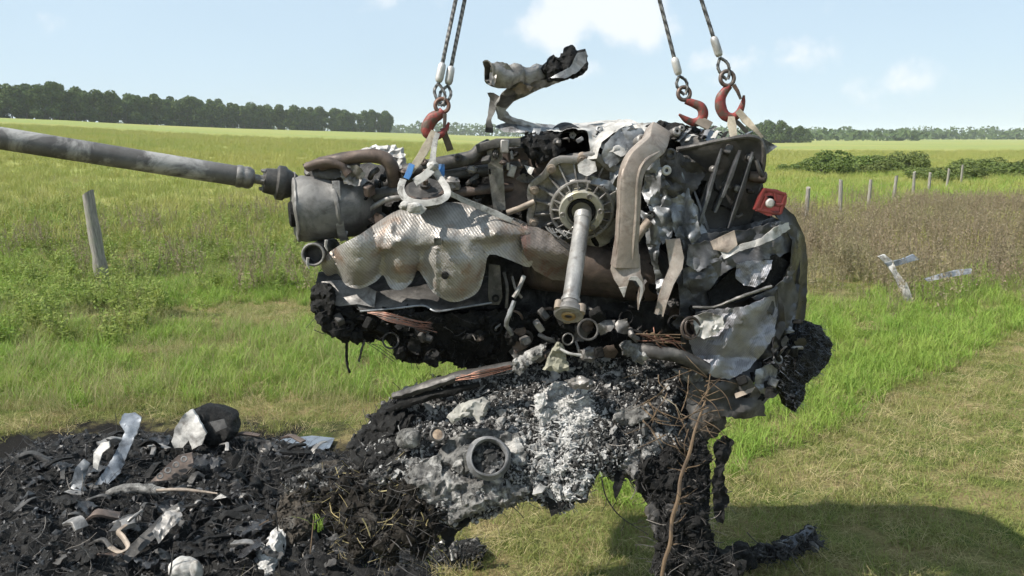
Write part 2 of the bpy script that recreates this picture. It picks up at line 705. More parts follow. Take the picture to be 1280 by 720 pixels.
def grime(name, c1, c2, c3=None, scale=14, rough=(0.45, 0.8), metal=0.0, bump=0.4, bdist=0.004, bscale=60, amount=(0.5, 0.65), c3scale=7, island=0.0, spec=0.4, soot=0.0):
    """two-tone worn surface with patches of a third colour"""
    s = NT(name)
    a = s.noise(scale, 6, 0.65)
    col = s.mix(s.ramp(a, 0.35, 0.65), c1, c2)
    if island:
        g = s.n('ShaderNodeNewGeometry')
        col = s.mix(s.ramp(g.outputs['Random Per Island'], 1 - island, 1.0), col, c3 or c2)
    if c3 is not None:
        p = s.ramp(s.noise(c3scale, 7, 0.7, dist=0.6), amount[0], amount[1])
        col = s.mix(p, col, c3)
    if soot:                                      # soot lies over it in streaks and smears
        k = s.ramp(s.noise(6.5, 8, 0.72, dist=0.8), 0.44, 0.66, 0.0, soot)
        col = s.mix(k, col, (0.018, 0.017, 0.016))
        k = s.ramp(s.noise(40, 5, 0.7), 0.50, 0.75, 0.0, soot * 0.45)
        col = s.mix(k, col, (0.035, 0.032, 0.03))
    s.l(col, s.b.inputs['Base Color'])
    s.l(s.ramp(s.noise(scale * 1.7, 4), 0.3, 0.7, rough[0], rough[1]), s.b.inputs['Roughness'])
    s.b.inputs['Metallic'].default_value = metal
    s.b.inputs['Specular IOR Level'].default_value = spec
    if bump:
        s.l(s.bump(s.noise(bscale, 6, 0.7), bump, bdist), s.b.inputs['Normal'])
    return s.m

# ================================================================== the setting
def sstep(a, b, x):
    t = np.clip((np.asarray(x, float) - a) / (b - a), 0, 1)
    return t * t * (3 - 2 * t)

def terrain(x, y):
    x = np.asarray(x, float)
    y = np.asarray(y, float)
    d = np.hypot(x, y)
    u = x / np.maximum(y, 0.5)
    u = np.clip(np.where(y > 0, u, np.sign(x) * 3), -3, 3)
    dip = -0.36 * sstep(9, 44, y)
    ztree = np.interp(u, [-0.7, -0.54, -0.15, 0.05, 0.25], [8.3, 7.2, 4.0, 2.0, 0.0])
    dtree = np.interp(u, [-0.7, -0.54, -0.15, 0.05, 0.25], [240, 260, 420, 600, 700])
    k = np.clip((y - 14) / (dtree - 14), 0, 1)
    wl = 1 - sstep(-0.12, 0.22, u)
    z = dip * (1 - wl) + wl * ztree * k
    z = z + 0.10 * fbm(np.stack([x / 9, y / 9, x * 0], -1), 2, 3) * sstep(7, 16, d)
    z = z + 0.02 * fbm(np.stack([x * 1.5, y * 1.5, x * 0], -1), 2, 5) * sstep(2, 6, d)
    return z

def tz(x, y):
    return float(terrain(np.array([x]), np.array([y]))[0])

# ground: one sheet to the horizon
rings = np.concatenate([[0.0], np.geomspace(0.5, 2500, 140)])
nang = 240
vv = [(0, 0, tz(0, 0))]
ang = np.linspace(0, 2 * np.pi, nang, endpoint=False)
allx = np.outer(rings[1:], np.sin(ang)).ravel()
ally = np.outer(rings[1:], np.cos(ang)).ravel()
allz = terrain(allx, ally)
mbg = MB()
fc = []
for k in range(nang):
    fc.append((0, 1 + (k + 1) % nang, 1 + k))
for i in range(len(rings) - 2):
    for k in range(nang):
        a = 1 + i * nang + k
        b = 1 + i * nang + (k + 1) % nang
        fc.append((a, b, b + nang, a + nang))
mbg.add(np.concatenate([np.array(vv), np.stack([allx, ally, allz], -1)]), fc)

s = NT('ground_soil_and_meadow')
sep = s.n('ShaderNodeSeparateXYZ')
s.l(s.co, sep.inputs[0])
fine = s.noise(38, 8, 0.75)
mid = s.noise(2.2, 6, 0.6)
big = s.noise(0.035, 6, 0.62, vec=s.stretch((0.4, 1.0, 1.0), (0, 0, R(10))))
straw = s.mix(s.ramp(fine, 0.3, 0.7), (0.085, 0.062, 0.028), (0.33, 0.27, 0.13))
green = s.mix(s.ramp(fine, 0.3, 0.7), (0.035, 0.05, 0.012), (0.13, 0.17, 0.04))
near = s.mix(s.ramp(mid, 0.40, 0.62), straw, green)
fieldc = s.mix(s.ramp(big, 0.36, 0.62), (0.315, 0.305, 0.10), (0.205, 0.27, 0.075))
fieldc = s.mix(s.ramp(s.noise(0.9, 8, 0.75), 0.35, 0.75, 0.0, 0.35), fieldc, (0.40, 0.34, 0.13))
fieldc = s.mix(s.ramp(sep.outputs['Y'], 85, 150), fieldc, s.mix(s.ramp(big, 0.36, 0.62), (0.27, 0.265, 0.085), (0.19, 0.235, 0.07)))
col = s.mix(s.ramp(sep.outputs['Y'], 12, 30), near, fieldc)
# scorched soil under and around the burnt heap
burnc = s.n('ShaderNodeVectorMath', operation='DISTANCE')
s.l(s.stretch((0.54, 0.717, 0.0)), burnc.inputs[0])
burnc.inputs[1].default_value = (-1.45, 3.40, 0)
bd = s.math('ADD', burnc.outputs['Value'], s.ramp(s.noise(3.0, 6, 0.7), 0.2, 0.8, -0.5, 0.5))
col = s.mix(s.ramp(bd, 0.95, 1.35, 1.0, 0.0), col, (0.012, 0.011, 0.010))
s.l(col, s.b.inputs['Base Color'])
s.b.inputs['Roughness'].default_value = 0.95
s.b.inputs['Specular IOR Level'].default_value = 0.1
s.l(s.bump(fine, 0.9, 0.02), s.b.inputs['Normal'])
link('ground', mbg.mesh('ground', 180), s.m, kind='structure')

# ------------------------------------------------------------------ grass and weeds (nobody could count them)
def leafmat(name, cols, trans=0.35, patch=0.5, rough=0.6):
    """thin blade or leaf; colour differs from plant to plant and along drifts"""
    s = NT(name)
    oi = s.n('ShaderNodeObjectInfo')
    g = s.n('ShaderNodeNewGeometry')
    drift = s.noise(patch, 4, 0.6, vec=g.outputs['Position'])
    c = s.mix(s.ramp(drift, 0.38, 0.62), cols[0], cols[1])
    c = s.mix(s.ramp(oi.outputs['Random'], 0.45, 1.0), c, cols[2])
    c = s.mix(s.ramp(g.outputs['Random Per Island'], 0.0, 1.0, 0.0, 0.75), c, cols[3])
    s.l(c, s.b.inputs['Base Color'])
    s.b.inputs['Roughness'].default_value = rough
    s.b.inputs['Specular IOR Level'].default_value = 0.2
    tr = s.n('ShaderNodeBsdfTranslucent')
    s.l(c, tr.inputs['Color'])
    ms = s.n('ShaderNodeMixShader')
    ms.inputs[0].default_value = trans
    s.l(s.b.outputs[0], ms.inputs[1])
    s.l(tr.outputs[0], ms.inputs[2])
    s.l(ms.outputs[0], s.out.inputs['Surface'])
    return s.m

def blades(mb, n, h, spread, width, lean, rs, seg=3):
    for k in range(n):
        a = rs.rand() * 2 * math.pi
        r = spread * math.sqrt(rs.rand())
        b = np.array([r * math.cos(a), r * math.sin(a), -0.01])
        ya = rs.rand() * 2 * math.pi
        hh = h * (0.45 + 0.75 * rs.rand())
        ln = lean * (0.25 + rs.rand())
        d = np.array([math.cos(ya), math.sin(ya), 0])
        sd = np.array([-d[1], d[0], 0])
        v = []
        for i in range(seg):
            t = i / seg
            c = b + np.array([0, 0, 1]) * hh * (t - 0.45 * ln * t * t) + d * hh * ln * t * t
            ww = width * (1 - 0.55 * t)
            v += [c - sd * ww / 2, c + sd * ww / 2]
        v.append(b + np.array([0, 0, 1]) * hh * (1 - 0.45 * ln) + d * hh * ln)
        f = [(2 * i, 2 * i + 1, 2 * i + 3, 2 * i + 2) for i in range(seg - 1)] + [(2 * seg - 2, 2 * seg - 1, 2 * seg)]
        mb.add(np.array(v), f)

def leafy(mb, stems, h, spread, leaf, rs, heads=0, stemw=0.004, headlen=0.12):
    """upright weeds: thin stems with small leaves and, for heads, a loose seed plume"""
    for k in range(stems):
        a = rs.rand() * 2 * math.pi
        r = spread * math.sqrt(rs.rand())
        b = np.array([r * math.cos(a), r * math.sin(a), -0.01])
        hh = h * (0.55 + 0.6 * rs.rand())
        d = np.array([rs.normal() * 0.13, rs.normal() * 0.13, 1.0])
        top = b + d * hh
        for sdv in ((1, 0, 0), (0, 1, 0)):
            sd = np.array(sdv) * stemw
            mb.add(np.array([b - sd, b + sd, top + sd * .4, top - sd * .4]), [(0, 1, 2, 3)])
        nl = int(leaf[1])
        for i in range(nl):
            t = 0.12 + 0.85 * rs.rand()
            c = b + d * hh * t
            ya = rs.rand() * 2 * math.pi
            L = leaf[0] * (0.5 + rs.rand()) * (1.15 - 0.6 * t)
            o = np.array([math.cos(ya), math.sin(ya), 0.35 * rs.normal() + 0.15])
            sd = np.cross(o, [0, 0, 1.0])
            sd = sd / np.linalg.norm(sd) * L * 0.22
            mb.add(np.array([c, c + o * L * .5 - sd, c + o * L, c + o * L * .5 + sd]), [(0, 1, 2, 3)])
        for i in range(heads):
            t = 1 - headlen * rs.rand() / hh * 1.4
            c = b + d * hh * t + rs.normal(0, 0.010, 3)
            o = rs.normal(0, 1, 3) * 0.5 + np.array([0, 0, 0.9])
            o = o / np.linalg.norm(o) * (0.02 + 0.03 * rs.rand())
            sd = np.cross(o, rs.normal(0, 1, 3))
            sd = sd / (np.linalg.norm(sd) + 1e-9) * 0.005
            mb.add(np.array([c - sd, c + sd, c + o]), [(0, 1, 2)])

def protos(name, n, fn, m):
    """variants that the scatter repeats (kept out of the scene)"""
    c = bpy.data.collections.new(name + '_variants')
    for i in range(n):
        mb = MB()
        fn(mb, np.random.RandomState(100 + 13 * i + len(name)))
        me = mb.mesh(name + '_variant', 0)
        me.materials.append(m)
        c.objects.link(bpy.data.objects.new(name + '_variant', me))
    return c

def scatter(name, coll, pts, scl, rs, label, cat, tilt=0.12):
    n = len(pts)
    me = bpy.data.meshes.new(name)
    me.from_pydata(pts.tolist(), [], [])
    a = me.attributes.new('rot', 'FLOAT_VECTOR', 'POINT')
    rot = np.stack([rs.normal(0, tilt, n), rs.normal(0, tilt, n), rs.rand(n) * 6.283], -1)
    a.data.foreach_set('vector', rot.astype(np.float32).ravel())
    a = me.attributes.new('scl', 'FLOAT', 'POINT')
    a.data.foreach_set('value', scl.astype(np.float32))
    a = me.attributes.new('pick', 'INT', 'POINT')
    a.data.foreach_set('value', rs.randint(0, len(coll.objects), n).astype(np.int32))
    o = link(name, me, None, label=label, cat=cat, kind='stuff')
    ng = bpy.data.node_groups.new(name + '_nodes', 'GeometryNodeTree')
    ng.interface.new_socket('Geometry', in_out='INPUT', socket_type='NodeSocketGeometry')
    ng.interface.new_socket('Geometry', in_out='OUTPUT', socket_type='NodeSocketGeometry')
    N = ng.nodes
    gi = N.new('NodeGroupInput')
    go = N.new('NodeGroupOutput')
    m2p = N.new('GeometryNodeMeshToPoints')
    iop = N.new('GeometryNodeInstanceOnPoints')
    ci = N.new('GeometryNodeCollectionInfo')
    ci.inputs['Collection'].default_value = coll
    ci.inputs['Separate Children'].default_value = True
    ci.inputs['Reset Children'].default_value = True
    def attr(nm, t):
        q = N.new('GeometryNodeInputNamedAttribute')
        q.data_type = t
        q.inputs['Name'].default_value = nm
        return [k for k in q.outputs if k.enabled and k.name == 'Attribute'][0]
    e2r = N.new('FunctionNodeEulerToRotation')
    L = ng.links.new
    L(gi.outputs[0], m2p.inputs['Mesh'])
    L(m2p.outputs[0], iop.inputs['Points'])
    L(ci.outputs[0], iop.inputs['Instance'])
    iop.inputs['Pick Instance'].default_value = True
    L(attr('pick', 'INT'), iop.inputs['Instance Index'])
    L(attr('rot', 'FLOAT_VECTOR'), e2r.inputs[0])
    L(e2r.outputs[0], iop.inputs['Rotation'])
    L(attr('scl', 'FLOAT'), iop.inputs['Scale'])
    L(iop.outputs[0], go.inputs[0])
    md = o.modifiers.new('scatter', 'NODES')
    md.node_group = ng
    return o

def wedge(n, y0, y1, rs, margin=0.16, umin=None, umax=None, p=1.0):
    """random ground points inside the view's wedge and a margin, between two depths"""
    u0 = umin if umin is not None else -0.64 - margin
    u1 = umax if umax is not None else 0.64 + margin
    y = (y0 ** p + (y1 ** p - y0 ** p) * rs.rand(n)) ** (1 / p)
    u = u0 + (u1 - u0) * rs.rand(n)
    x = u * y
    return np.stack([x, y, x * 0], -1)

def seat(p):
    p[:, :2] *= 1.394
    p[:, 2] = terrain(p[:, 0], p[:, 1])
    return p

def nz2d(p, sc, seed):
    return fbm(np.stack([p[:, 0] * sc, p[:, 1] * sc, p[:, 0] * 0 + seed], -1), 3, seed)

def burnt(p, grow=0.0):
    d = np.hypot(p[:, 0] * 0.75 + 1.45, p[:, 1] - 3.40) + 0.35 * nz2d(p, 3, 21)
    return d < 1.12 + grow

rs = np.random.RandomState(3)
m_short = leafmat('short_grass_blades', [(0.16, 0.225, 0.045), (0.235, 0.24, 0.075), (0.13, 0.20, 0.035), (0.30, 0.285, 0.11)], patch=1.1)
m_lush = leafmat('lush_grass_blades', [(0.16, 0.31, 0.038), (0.23, 0.325, 0.055), (0.13, 0.25, 0.034), (0.30, 0.355, 0.09)], patch=0.9)
m_dry = leafmat('dry_grass_blades', [(0.40, 0.33, 0.165), (0.31, 0.265, 0.12), (0.24, 0.19, 0.09), (0.46, 0.40, 0.22)], patch=1.2, trans=0.2)
m_weed = leafmat('green_weed_leaves', [(0.17, 0.27, 0.045), (0.24, 0.29, 0.065), (0.15, 0.23, 0.042), (0.28, 0.31, 0.09)], patch=0.7)
m_brown = leafmat('brown_weed_stalks', [(0.26, 0.20, 0.13), (0.20, 0.19, 0.085), (0.17, 0.13, 0.085), (0.31, 0.26, 0.18)], patch=0.6, trans=0.25)
m_field = leafmat('meadow_blades', [(0.335, 0.315, 0.095), (0.22, 0.285, 0.068), (0.37, 0.345, 0.12), (0.30, 0.32, 0.09)], patch=0.09, trans=0.3)

c_short = protos('short_grass', 5, lambda mb, r: blades(mb, 34, 0.07, 0.08, 0.0034, 1.0, r), m_short)
c_lush = protos('lush_grass', 5, lambda mb, r: blades(mb, 34, 0.20, 0.09, 0.0052, 0.8, r, 4), m_lush)
c_dry = protos('dry_grass', 5, lambda mb, r: blades(mb, 22, 0.075, 0.09, 0.0021, 1.7, r), m_dry)
def weedfn(mb, r):
    leafy(mb, 5, 0.42, 0.10, (0.085, 16), r)
    blades(mb, 10, 0.3, 0.1, 0.006, 0.6, r)
c_weed = protos('green_weeds', 5, weedfn, m_weed)
def brownfn(mb, r):
    leafy(mb, 7, 0.55, 0.13, (0.05, 6), r, heads=24, stemw=0.0025, headlen=0.2)
    blades(mb, 8, 0.32, 0.12, 0.004, 0.7, r)
c_brown = protos('brown_weeds', 5, brownfn, m_brown)
c_field = protos('meadow', 4, lambda mb, r: blades(mb, 46, 0.55, 0.42, 0.018, 0.55, r, 2), m_field)

# near verge: short worn turf with straw lying in it
p = wedge(14000, 2.2, 9.5, rs, 0.3, p=1.5)
p = p[~burnt(p)]
scatter('short_grass', c_short, seat(p), 0.75 + 0.6 * rs.rand(len(p)), rs, 'short worn green turf of the verge', 'grass', 0.2)
p = wedge(15000, 2.2, 12.5, rs, 0.3, p=1.5)
u = p[:, 0] / p[:, 1]
keep = ~burnt(p, -0.1) & (nz2d(p, 0.9, 4) > np.where((u > 0.24) & (p[:, 1] > 3.7 + 0.8 * (u > 0.5)) & (p[:, 1] < 6.5), 0.28, -0.10) + 0.35 * sstep(6, 9, p[:, 1]))
strip = (u > 0.12) & (np.abs(p[:, 1] - (2.35 + 0.89 * p[:, 0] + 0.25 * nz2d(p, 1.3, 77))) < 0.5) & (p[:, 1] < 7)
keep = keep | (strip & (rs.rand(len(p)) < 0.6))
p = p[keep]
scatter('dry_grass', c_dry, seat(p), 0.7 + 0.8 * rs.rand(len(p)), rs, 'dry straw-coloured grass flattened on the verge', 'grass', 0.5)
# lush green: strip right of the wreck and the bank on the left
p = wedge(21000, 3.3, 16.0, rs, 0.25, p=1.3)
u = p[:, 0] / p[:, 1]
n1 = nz2d(p, 0.8, 8)
right = (u > 0.12) & (p[:, 1] > 2.85 + 0.89 * p[:, 0] + 0.45 * n1) & (p[:, 1] < 8.2 + n1 + 2.5 * np.clip(u - 0.45, 0, 1) * 6)
left = (u <= 0.12) & (p[:, 1] > 4.75 + 0.5 * n1) & (n1 > -0.42)
p = p[(right | left) & ~burnt(p, 0.25)]
scatter('lush_grass', c_lush, seat(p), 0.55 + 0.6 * rs.rand(len(p)) * (0.8 + 0.4 * sstep(4, 8, p[:, 1])), rs, 'bright green lush grass on the bank', 'grass', 0.2)
# green weeds standing along the old fence, left
p = wedge(9000, 6.2, 17, rs, 0.2, p=1.2)
u = p[:, 0] / p[:, 1]
n1 = nz2d(p, 0.55, 14)
p = p[(u < 0.25) & (rs.rand(len(p)) < 0.42) & (n1 > -0.22 + 0.4 * sstep(11.5, 17, p[:, 1]) + 0.25 * (p[:, 1] < 7.2))]
scatter('green_weeds', c_weed, seat(p), 0.5 + 0.6 * rs.rand(len(p)), rs, 'tall green leafy weeds along the fence line', 'weeds', 0.12)
# fine pale grasses standing between the weeds on the left bank
p = wedge(15000, 4.6, 24, rs, 0.2, p=1.3)
u = p[:, 0] / p[:, 1]
p = p[((u < 0.3) | (p[:, 1] > 7.5)) & (nz2d(p, 0.7, 44) > -0.15)]
scatter('pale_grass', protos('pale_grass', 4, lambda mb, r: blades(mb, 22, 0.34, 0.10, 0.0028, 0.6, r, 3), leafmat('pale_grass_blades', [(0.30, 0.29, 0.12), (0.24, 0.28, 0.09), (0.34, 0.28, 0.15), (0.36, 0.34, 0.17)], patch=0.8)), seat(p), 0.5 + 0.7 * rs.rand(len(p)), rs, 'fine pale grasses among the weeds on the left bank', 'grass', 0.2)
# brownish seed heads: dense on the right, in drifts on the left
p = wedge(15000, 6.0, 24, rs, 0.2, p=1.4)
u = p[:, 0] / p[:, 1]
n1 = nz2d(p, 0.45, 24)
k = ((u > 0.22) & (p[:, 1] > 7.0 + 2.0 * n1 + 6.0 * rs.rand(len(p)) ** 1.6) & (p[:, 1] < 20 + 5 * n1) & (rs.rand(len(p)) < 0.42 + 0.50 * (n1 > -0.05))) | ((u <= 0.22) & (n1 > 0.18) & (rs.rand(len(p)) < 0.13) & (p[:, 1] < 16))
p = p[k]
scatter('brown_weeds', c_brown, seat(p), 0.65 + 0.7 * rs.rand(len(p)), rs, 'dry brown weeds with fluffy seed heads', 'weeds', 0.1)
# the meadow beyond
p = wedge(27000, 12, 95, rs, 0.32, p=1.15)
sc = (0.55 + 0.5 * rs.rand(len(p))) * (0.7 + p[:, 1] / 110)
scatter('meadow', c_field, seat(p), sc, rs, 'yellow-green meadow stretching to the trees', 'meadow', 0.12)
# loose taller green tufts in the right-hand meadow
p = wedge(4500, 20, 48, rs, 0.12, umin=0.2, p=1.1)
p = p[nz2d(p, 0.25, 31) > -0.05]
scatter('tall_tufts', c_lush, seat(p), 1.5 + 1.2 * rs.rand(len(p)), rs, 'green tufts of grass beyond the right-hand fence', 'grass', 0.15)

# ------------------------------------------------------------------ fence posts
m_wood = None
s = NT('weathered_post_wood')
g = s.noise(9, 6, 0.65, vec=s.stretch((6, 6, 0.6)))
c = s.mix(s.ramp(g, 0.3, 0.7), (0.115, 0.10, 0.085), (0.33, 0.31, 0.275))
c = s.mix(s.ramp(s.noise(5, 4), 0.5, 0.75), c, (0.20, 0.21, 0.15))
s.l(c, s.b.inputs['Base Color'])
s.b.inputs['Roughness'].default_value = 0.9
s.l(s.bump(g, 0.6, 0.01), s.b.inputs['Normal'])
m_wood = s.m
def post_mesh(h, r, seed):
    mb = MB()
    rr = np.random.RandomState(seed)
    path = [(0.012 * math.sin(seed + 3 * t), 0.01 * math.cos(seed * 2 + 2 * t), -0.35 + (h + 0.35) * t) for t in np.linspace(0, 1, 10)]
    rad = [r * (1.08 - 0.16 * t) * (1 + 0.05 * rr.normal()) for t in np.linspace(0, 1, 10)] 
    tube(mb, path, rad, 12, rough=r * 0.12, seed=seed)
    v = mb.v[-1]
    top = v[:, 2] > h - 0.03
    v[top, 2] += (v[top, 0]) * 0.5
    return mb.mesh('fence_post', 50)
posts = [((118, 12.6), 1.44, 0.098, (0.0, -0.065), 'thick weathered grey post standing alone in the weeds at left')]
px_right = [(1012, 22.0), (1054, 24.5), (1090, 28), (1120, 31), (1145, 34), (1165, 37), (1187, 40.5), (1205, 44)]
order = ['nearest of the thin grey posts beyond the wreck, beside its red lamp', 'second thin grey post from the wreck in the right-hand fence, tallest in view',
         'third thin grey post from the wreck in the right-hand fence', 'fourth thin grey post from the wreck in the right-hand fence',
         'fifth thin grey post from the wreck in the right-hand fence', 'sixth thin grey post from the wreck in the right-hand fence',
         'seventh thin grey post from the wreck, before the far bushes', 'last and farthest thin grey post of the right-hand fence']
for (q, lb, i) in zip(px_right, order, range(8)):
    posts.append((q, 1.06 + 0.08 * math.sin(i * 2.1), 0.062, (0.03 * math.sin(i * 1.7), 0.05 * math.sin(i * 2.9) + 0.02), lb))
for i, ((ppx, Y), h, r, lean, lb) in enumerate(posts):
    x = (ppx - 640) / F * (Y * CT + 0.9 * ST) 
    o = link('fence_post', post_mesh(h, r, i + 2), m_wood, label=lb, cat='fence post', group='fence posts')
    o.location = (x, Y, tz(x, Y))
    o.rotation_euler = (lean[0], lean[1], i * 1.3)
    o.rotation_mode = 'XYZ'

# ------------------------------------------------------------------ trees and bushes
def foliage(name, c1, c2, c3):
    s = NT(name)
    g = s.n('ShaderNodeNewGeometry')
    oi = s.n('ShaderNodeObjectInfo')
    c = s.mix(g.outputs['Random Per Island'], c1, c2)
    c = s.mix(s.ramp(oi.outputs['Random'], 0.2, 1.0, 0, 0.8), c, c3)
    s.l(c, s.b.inputs['Base Color'])
    s.b.inputs['Roughness'].default_value = 0.7
    s.b.inputs['Specular IOR Level'].default_value = 0.15
    tr = s.n('ShaderNodeBsdfTranslucent')
    s.l(c, tr.inputs['Color'])
    ms = s.n('ShaderNodeMixShader')
    ms.inputs[0].default_value = 0.25
    s.l(s.b.outputs[0], ms.inputs[1])
    s.l(tr.outputs[0], ms.inputs[2])
    s.l(ms.outputs[0], s.out.inputs['Surface'])
    return s.m
m_leaf = foliage('broadleaf_foliage', (0.040, 0.066, 0.018), (0.105, 0.145, 0.042), (0.055, 0.095, 0.030))
m_bush = foliage('bush_foliage', (0.070, 0.115, 0.028), (0.15, 0.20, 0.052), (0.13, 0.15, 0.05))
m_bark = grime('tree_bark', (0.06, 0.05, 0.04), (0.13, 0.11, 0.09), scale=3)

def leaf_cloud(mb, lobes, n, size, rs):
    wgt = np.array([l[1][0] * l[1][1] * l[1][2] for l in lobes]) ** 0.75
    pick = rs.choice(len(lobes), n, p=wgt / wgt.sum())
    V = np.zeros((n * 4, 3))
    Fc = []
    for k in range(n):
        c, r = lobes[pick[k]]
        d = rs.normal(0, 1, 3)
        d /= np.linalg.norm(d)
        q = np.array(c) + d * np.array(r) * (0.55 + 0.5 * rs.rand() ** 0.6)
        nn = d + rs.normal(0, 0.7, 3)
        nn /= np.linalg.norm(nn)
        t = np.cross(nn, rs.normal(0, 1, 3))
        t /= np.linalg.norm(t)
        b = np.cross(nn, t)
        sz = size * (0.5 + 0.9 * rs.rand())
        V[4 * k:4 * k + 4] = [q - t * sz, q + b * sz * 0.7, q + t * sz, q - b * sz * 0.6 + nn * sz * 0.3]
        Fc.append((4 * k, 4 * k + 1, 4 * k + 2, 4 * k + 3))
    mb.add(V, Fc)

def tree_meshes(seed, H, Wd, low, n, leaf):
    rs = np.random.RandomState(seed)
    lobes = []
    nl = 13
    for k in range(nl):
        t = k / (nl - 1)
        z = H * (low + (0.93 - low) * t)
        sp = Wd * 0.5 * (0.55 + 0.5 * math.sin(math.pi * min(1, 0.2 + 0.8 * t)))
        a = rs.rand() * 6.28
        rr = sp * rs.rand() ** 0.5 * (0.85 - 0.45 * t)
        q = Wd * (0.17 + 0.12 * rs.rand())
        lobes.append(((rr * math.cos(a), rr * math.sin(a), z), (q, q, q * 0.85)))
    mb = MB()
    leaf_cloud(mb, lobes, n, leaf, rs)
    crown = mb.mesh('crown', 0)
    tb = MB()
    tube(tb, [(0, 0, -0.5), (0.05, 0, H * 0.3), (0.1, 0.08, H * 0.6), (0.06, 0.1, H * 0.85)], [H * 0.022, H * 0.017, H * 0.011, H * 0.004], 7)
    for (c, r) in lobes[::2]:
        z0 = c[2] * 0.62
        tube(tb, [(0.05, 0.03, z0), (c[0] * 0.5, c[1] * 0.5, z0 + (c[2] - z0) * 0.6), c], [H * 0.009, H * 0.006, H * 0.003], 5)
    return crown, tb.mesh('trunk', 60)

TREES = [tree_meshes(s, 11.0, wd, lo, 2600, 0.42) for s, wd, lo in ((1, 7.5, 0.10), (2, 8.5, 0.07), (3, 6.5, 0.11), (4, 9.0, 0.06), (5, 7.0, 0.13))]
for c, t in TREES:
    c.materials.append(m_leaf)
    t.materials.append(m_bark)
def plant_tree(x, y, sc, kind, rz, label, group):
    c, t = TREES[kind]
    o = thing('broadleaf_tree', (x, y, tz(x, y)), label, 'tree', group)
    o.scale = (sc[0], sc[0], sc[1])
    o.rotation_euler = (0, 0, rz)
    for nm, me in (('trunk', t), ('crown', c)):
        q = bpy.data.objects.new(nm, me)
        COL.objects.link(q)
        q.parent = o
rt = random.Random(5)
# the wood on the rise at left: a front row one can tell apart and a second behind it
u = -0.80
lab_left = 'dark green broadleaf tree in the long row edging the field at left'
while u < -0.150:
    D = float(np.interp(u, [-0.8, -0.54, -0.15], [235, 262, 420]))
    hs = float(np.interp(u, [-0.8, -0.54, -0.40, -0.30, -0.15], [0.98, 0.94, 0.98, 0.90, 0.92]))
    for row in range(2):
        d = D + row * 9 + rt.uniform(-2, 2)
        uu = u + rt.uniform(-0.004, 0.004) + row * 0.006
        sc = hs * rt.uniform(0.84, 1.08)
        plant_tree(uu * d, d, (sc * rt.uniform(0.95, 1.2), sc), rt.randrange(5), rt.uniform(0, 6.28), lab_left if row == 0 else 'dark green tree in the second row of the wood at left, behind the edge', 'trees of the wood at left')
    u += 3.9 / D
# clump of trees far right of the wreck
lab_right = 'hazy green tree in the far clump right of the wreck'
for i in range(15):
    uu = 0.285 + 0.082 * (i + rt.uniform(-.4, .4)) / 15
    d = 330 + rt.uniform(-12, 18)
    sc = rt.uniform(0.58, 0.78) * (1.0 - 0.25 * (i > 9))
    plant_tree(uu * d, d, (sc, sc), rt.randrange(5), rt.uniform(0, 6.28), lab_right, 'trees of the far clump at right')

# far woods that read as one band
def band(name, spec, label, leafsize, n):
    rs = np.random.RandomState(9)
    lobes = []
    for (u0, u1, d, h, wd) in spec:
        u = u0
        while u < u1:
            dd = d + rs.uniform(-15, 15)
            x = u * dd
            z = tz(x, dd)
            hh = h * rs.uniform(0.7, 1.15)
            lobes.append(((x, dd, z + hh * 0.45), (wd * rs.uniform(.7, 1.2), wd, hh * 0.55)))
            u += wd * 0.9 / d
    mb = MB()
    leaf_cloud(mb, lobes, n, leafsize, rs)
    link(name, mb.mesh(name, 0), m_leaf, label=label, cat='woodland', kind='stuff')
band('distant_woodland', [(-0.16, 0.30, 900, 13, 9), (0.25, 0.80, 820, 11, 9), (-0.9, -0.1, 1000, 12, 10), (0.30, 0.85, 640, 7.5, 7), (0.36, 0.5, 480, 6, 6)],
     'bluish band of distant woodland along the horizon', 2.0, 16000)

# bushes beyond the right-hand fence
def bush_mesh(seed, n=2600):
    rs = np.random.RandomState(seed)
    lobes = []
    for k in range(9):
        a = rs.rand() * 6.28
        r = 0.9 * rs.rand() ** 0.5
        z = 0.35 + 0.75 * rs.rand() * (1.1 - r * 0.6)
        q = 0.38 + 0.2 * rs.rand()
        lobes.append(((r * math.cos(a) * 1.25, r * math.sin(a), z), (q, q, q * 0.9)))
    mb = MB()
    leaf_cloud(mb, lobes, n, 0.075, rs)
    tb = MB()
    for (c, r) in lobes:
        tube(tb, [(c[0] * 0.1, c[1] * 0.1, -0.1), (c[0] * 0.5, c[1] * 0.5, c[2] * 0.5), c], [0.035, 0.025, 0.01], 5)
    return mb.mesh('foliage', 0), tb.mesh('stem', 60)
BUSH = [bush_mesh(40 + i) for i in range(4)]
for a, b in BUSH:
    a.materials.append(m_bush)
    b.materials.append(m_bark)
bushes = [(986, 60, 0.85, 0.6), (1012, 66, 1.0, 0.8), (1036, 55, 1.25, 1.25), (1050, 57, 1.5, 1.55), (1070, 60, 1.3, 1.2), (1084, 56, 1.2, 1.0), (1100, 58, 1.4, 1.25),
          (1117, 62, 1.5, 1.45), (1135, 60, 1.2, 1.3), (1150, 52, 1.0, 0.7), (1168, 48, 1.2, 0.75), (1190, 50, 1.3, 0.9), (1215, 54, 1.5, 1.1), (1245, 52, 1.3, 1.0), (1270, 55, 1.5, 1.2)]
blab = {3: 'tallest bright green bush beyond the right-hand fence', 7: 'broad rounded bush behind the fourth fence post',
        0: 'low bush nearest the wreck, beyond the right-hand fence', 10: 'low dark bush at the foot of the sixth fence post'}
